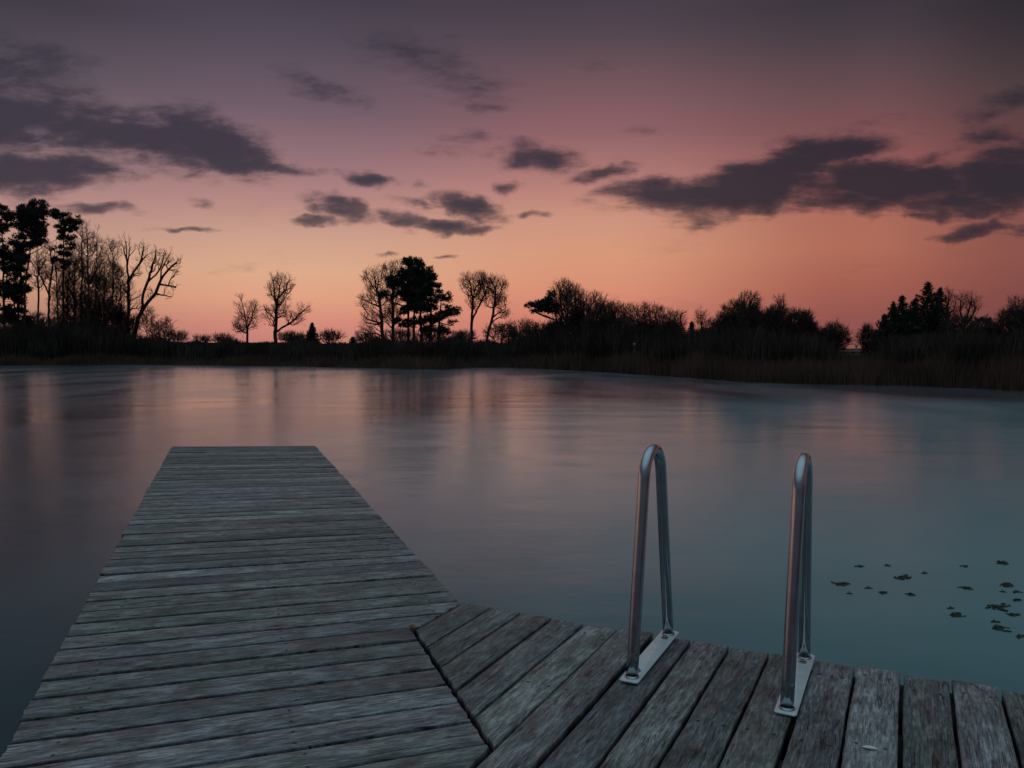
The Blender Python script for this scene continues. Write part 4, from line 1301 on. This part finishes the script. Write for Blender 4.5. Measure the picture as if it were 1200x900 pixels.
def small_things():
    # round pale marker on a stake, in front of the row of slim trees
    p = at_depth(743.5, 403.5, 54.0)
    gz = ground_z(p[0], p[1])
    r = thing('marker_post', 'little pale round marker on a stake below the row of slim trees', 'marker', (p[0], p[1], gz))
    mb = MB(); v, f = tube([(0, 0.03, 0), (0, 0.03, (p[2] - gz) / 2), (0, 0.03, p[2] - gz)], 0.025, 8); mb.add(v, f); mb.build('stake', M_BARK, r)
    mb = MB(); v, f = tube([(0, -0.02, p[2] - gz), (0, -0.005, p[2] - gz), (0, 0.004, p[2] - gz)], [0.085, 0.09, 0.09], 18); mb.add(v, f); mb.build('disc', M_GREYWOOD, r)
    # pale post and the rails beside it
    Y = 47.0
    p = at_depth(1003.5, 409, Y); gz = ground_z(p[0], Y)
    zt = at_depth(1003.5, 402, Y)[2] - gz
    r = thing('marker_post', 'short pale post with a capped head beside the low rails', 'post', (p[0], Y, gz))
    mb = MB(); v, f = tube([(0, 0, -0.1), (0, 0, zt * .5), (0, 0, zt - 0.22)], [0.05, 0.045, 0.045], 10); mb.add(v, f); mb.build('shaft', M_GREYWOOD, r)
    mb = MB(); v, f = tube([(0, 0, zt - 0.24), (0, 0, zt - 0.2), (0, 0, zt - 0.03), (0, 0, zt)], [0.05, 0.085, 0.085, 0.05], 12); mb.add(v, f); mb.build('head', M_WHITE, r)
    Y = 46.0
    a, b = at_depth(984, 412, Y), at_depth(1008, 412, Y)
    gz = ground_z((a[0] + b[0]) / 2, Y)
    r = thing('rail_fence', 'low pale two rail fence glimpsed above the reeds', 'fence', ((a[0] + b[0]) / 2, Y, gz))
    L = b[0] - a[0]
    for py in (411.8, 415.6):
        z = at_depth(990, py, Y)[2] - gz
        mb = MB(); box(mb, (0, 0, z), (L, 0.05, 0.09)); mb.build('rail', M_GREYWOOD, r)
    zt = at_depth(990, 410.5, Y)[2] - gz
    for q in (-0.45, 0.0, 0.45):
        mb = MB(); box(mb, (q * L, 0.06, zt / 2 - 0.1), (0.08, 0.07, zt + 0.2)); mb.build('fence_post', M_GREYWOOD, r)


small_things()

# ------------------------------------------------------------------ light and camera
sun = bpy.data.lights.new('sun', 'SUN')
sun.energy = 0.02
sun.angle = math.radians(40)
sun.color = (1.0, 0.55, 0.36)
so = bpy.data.objects.new('sun', sun)
C.objects.link(so)
so.rotation_euler = (math.radians(90 - 8.0), 0, math.radians(14 + 180))   # afterglow a little to the left, just above the horizon

cam = bpy.data.cameras.new('camera')
co = bpy.data.objects.new('camera', cam)
C.objects.link(co)
cam.sensor_width = 36.0
cam.lens = F / 1200 * 36.0
cam.clip_start = 0.05
cam.clip_end = 12000
co.location = (0, 0, EYE)
co.rotation_euler = (math.radians(90) - PITCH, 0, 0)
SC.camera = co

SC.view_settings.view_transform = 'Standard'
SC.view_settings.look = 'None'
SC.view_settings.exposure = 0.0
SC.view_settings.gamma = 1.0
SC.view_settings.use_curve_mapping = False
SC.render.engine = 'CYCLES'
SC.cycles.use_denoising = True
SC.cycles.max_bounces = 4
SC.cycles.diffuse_bounces = 2
SC.cycles.glossy_bounces = 4
SC.cycles.sample_clamp_indirect = 4.0
